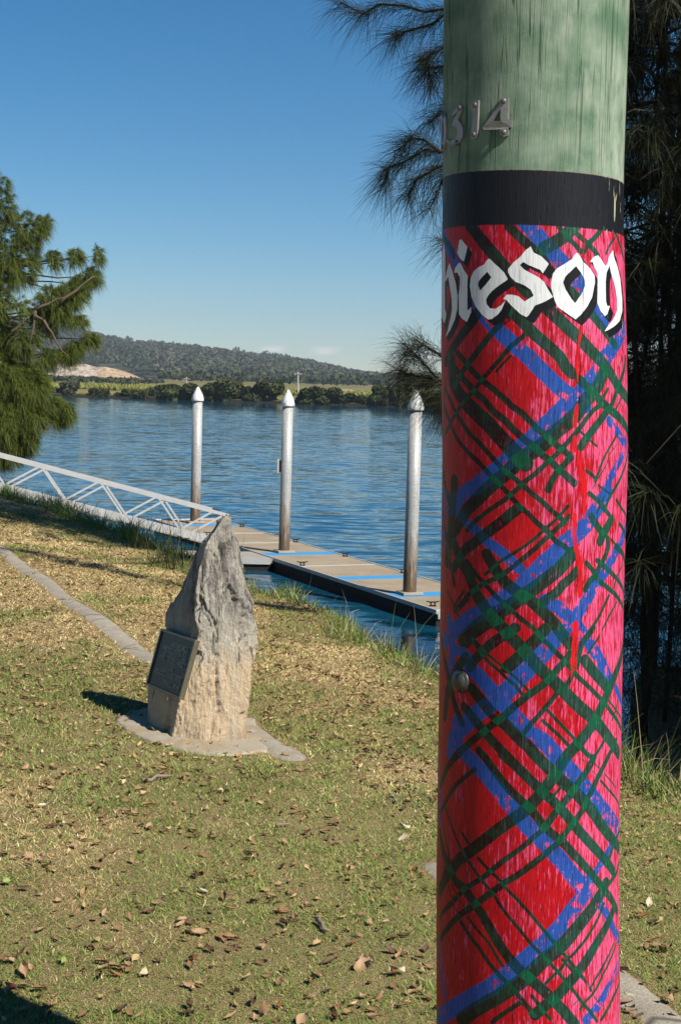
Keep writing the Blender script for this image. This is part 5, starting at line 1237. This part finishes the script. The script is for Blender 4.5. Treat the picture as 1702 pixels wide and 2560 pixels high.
tag(npmesh('hill', np.array(V), grid_faces(len(ht_)+1, len(hx)), hm, smooth_sh=True), kind='structure')
# quarry face
QT = np.array([(118,934),(135,928),(142,909),(165,906),(190,911),(212,910),(240,918),(262,917),(292,923),(320,932),(352,945),(380,955)]); YQ = 1010.
QB = 963
qx = np.arange(118, 377, 2.0); qt = np.linspace(0, 1, 22); V = []
for t in qt:
    for px in qx:
        top = np.interp(px, QT[:, 0], QT[:, 1]); py = QB+(top-QB)*t
        q = P(px, py, YQ+34*t); V.append(q)
V = np.array(V); V[:, 1] += 7.0*fbm(V*np.array([.09, .02, .10]), 4, 3)
V = np.concatenate([V, V[-len(qx):]+np.array([0, 60, -2.])])
qm = NT('quarried_rock', .95, .1); st = qm.coord('Object', (1, 1, .18)); a = qm.noise(st, .30, 5, .7); b = qm.noise(qm.coord(), .35, 5, .7)
sp = qm.n('ShaderNodeSeparateXYZ'); qm.t.links.new(qm.coord(), sp.inputs[0])
wht = qm.mix(qm.ss(a, .40, .56), (.15, .115, .085), (.46, .37, .28)); org = qm.mix(qm.ss(b, .38, .60), (.24, .16, .09), (.46, .335, .20))
qm.base(qm.mix(qm.ss(sp.outputs[0], -172, -164), wht, org))
tag(npmesh('quarry_face', V, grid_faces(len(qt)+1, len(qx)), qm.m), kind='structure')
def in_quarry(px, py):
    top = np.interp(px, QT[:, 0], QT[:, 1]); return (px > 112) & (px < 372) & (py > top-3) & (py < QB+6)
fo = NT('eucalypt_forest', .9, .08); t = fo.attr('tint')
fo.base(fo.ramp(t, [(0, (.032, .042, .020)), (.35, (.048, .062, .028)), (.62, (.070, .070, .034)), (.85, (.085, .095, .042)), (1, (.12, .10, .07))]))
parts_ = []; r = np.random.default_rng(3); cen_all, sz_all, ti_all = [], [], []
def fpix(q):
    d = q-CAM; w_ = d@_f; return 851+F*(d@CR)/w_, 1280-F*(d@CU)/w_
def forest_tree(q, hgt, rad, base_t, ncard):
    p_ = rand_dirs(ncard)*(.4+.6*rng.random((ncard, 1))**.5); p_[:, 2] = np.abs(p_[:, 2])*1.1-.35
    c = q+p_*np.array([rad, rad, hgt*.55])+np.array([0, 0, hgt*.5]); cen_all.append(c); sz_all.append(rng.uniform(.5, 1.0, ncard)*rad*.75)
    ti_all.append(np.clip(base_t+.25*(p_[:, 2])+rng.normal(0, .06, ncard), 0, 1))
cnt = 0
while cnt < 5200:
    px = r.uniform(-260, 1250); t = r.random()**1.15; q = hill_pt(px, t); x_, y_ = fpix(q)
    if in_quarry(x_, y_) or in_quarry(x_, y_-10): continue
    hgt = r.uniform(5.5, 9.5); rad = r.uniform(3.0, 5.0)
    if t > .95: hgt *= r.uniform(.7, 1.35)
    forest_tree(q, hgt, rad, float(np.clip(r.normal(.45, .2)+.25*vnoise(np.array([[px*.02, t*4, 0]]), 2)[0], .05, .95)), 26); cnt += 1
for i in range(420):            # belt of trees at the foot of the hill and before the quarry
    px = r.uniform(60, 1250); y = r.uniform(450, 700) if px < 400 else r.uniform(620, 980); q = P(px, 950, y); q[2] = ZB if px < 400 else ZB+1.0
    hmax = 2.3 if px < 400 else 5.5
    forest_tree(q, r.uniform(.55, 1.1)*hmax, r.uniform(1.4, 2.4) if px < 400 else r.uniform(2.2, 3.6), float(np.clip(r.normal(.30, .15), 0, .8)), 30)
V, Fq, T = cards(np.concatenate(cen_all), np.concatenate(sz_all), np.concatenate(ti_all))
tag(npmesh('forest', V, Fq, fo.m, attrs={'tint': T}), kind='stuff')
# ------------------------------------------------------------------ small clouds low over the hill, in the sky itself
nt = WORLD_NT
tc = nt.nodes.new('ShaderNodeTexCoord')
def wmath(op, a, b=0.0, clamp=False):
    x = nt.nodes.new('ShaderNodeMath'); x.operation = op; x.use_clamp = clamp
    for s_, v_ in zip(x.inputs, (a, b)):
        if isinstance(v_, bpy.types.NodeSocket): nt.links.new(v_, s_)
        else: s_.default_value = v_
    return x.outputs[0]
nz = nt.nodes.new('ShaderNodeTexNoise'); nz.inputs['Scale'].default_value = 60; nz.inputs['Detail'].default_value = 5
mpn = nt.nodes.new('ShaderNodeMapping'); mpn.inputs['Scale'].default_value = (1, 1, 2.5); nt.links.new(tc.outputs['Generated'], mpn.inputs[0]); nt.links.new(mpn.outputs[0], nz.inputs['Vector'])
total = None
for px, py, ax, az in ((815, 879, 46, 16), (682, 873, 34, 10), (1060, 890, 60, 12)):
    d = ray(px, py); d = d/np.linalg.norm(d)
    sb = nt.nodes.new('ShaderNodeVectorMath'); sb.operation = 'SUBTRACT'; nt.links.new(tc.outputs['Generated'], sb.inputs[0]); sb.inputs[1].default_value = d
    mp = nt.nodes.new('ShaderNodeVectorMath'); mp.operation = 'MULTIPLY'; nt.links.new(sb.outputs[0], mp.inputs[0]); mp.inputs[1].default_value = (F/ax, F/ax, F/az)
    ln = nt.nodes.new('ShaderNodeVectorMath'); ln.operation = 'LENGTH'; nt.links.new(mp.outputs[0], ln.inputs[0])
    m1 = wmath('SUBTRACT', 1.0, ln.outputs['Value']); m1 = wmath('ADD', m1, wmath('MULTIPLY', wmath('SUBTRACT', nz.outputs[0], .5), 1.6)); m1 = wmath('MULTIPLY', m1, .9, True)
    total = m1 if total is None else wmath('MAXIMUM', total, m1)
mx = nt.nodes.new('ShaderNodeMix'); mx.data_type = 'RGBA'; nt.links.new(wmath('MULTIPLY', total, .95), mx.inputs[0]); nt.links.new(SKY.outputs[0], mx.inputs[6]); mx.inputs[7].default_value = (10.2, 9.9, 10.1, 1)
nt.links.new(mx.outputs[2], BG.inputs[0])
# ------------------------------------------------------------------ air between here and the hill
HAZE = True
if HAZE:
    mb = MB(); mb.box((0, 1200, 52), (4400, 2700, 116)); 
    hzm = bpy.data.materials.new('thin_haze'); hzm.use_nodes = True; tn = hzm.node_tree; tn.nodes.clear()
    pv_ = tn.nodes.new('ShaderNodeVolumePrincipled'); oo = tn.nodes.new('ShaderNodeOutputMaterial'); tn.links.new(pv_.outputs[0], oo.inputs['Volume'])
    pv_.inputs['Color'].default_value = (.72, .82, .95, 1); pv_.inputs['Density'].default_value = .00020; pv_.inputs['Anisotropy'].default_value = .2
    tag(mb.build('haze', hzm), kind='stuff')
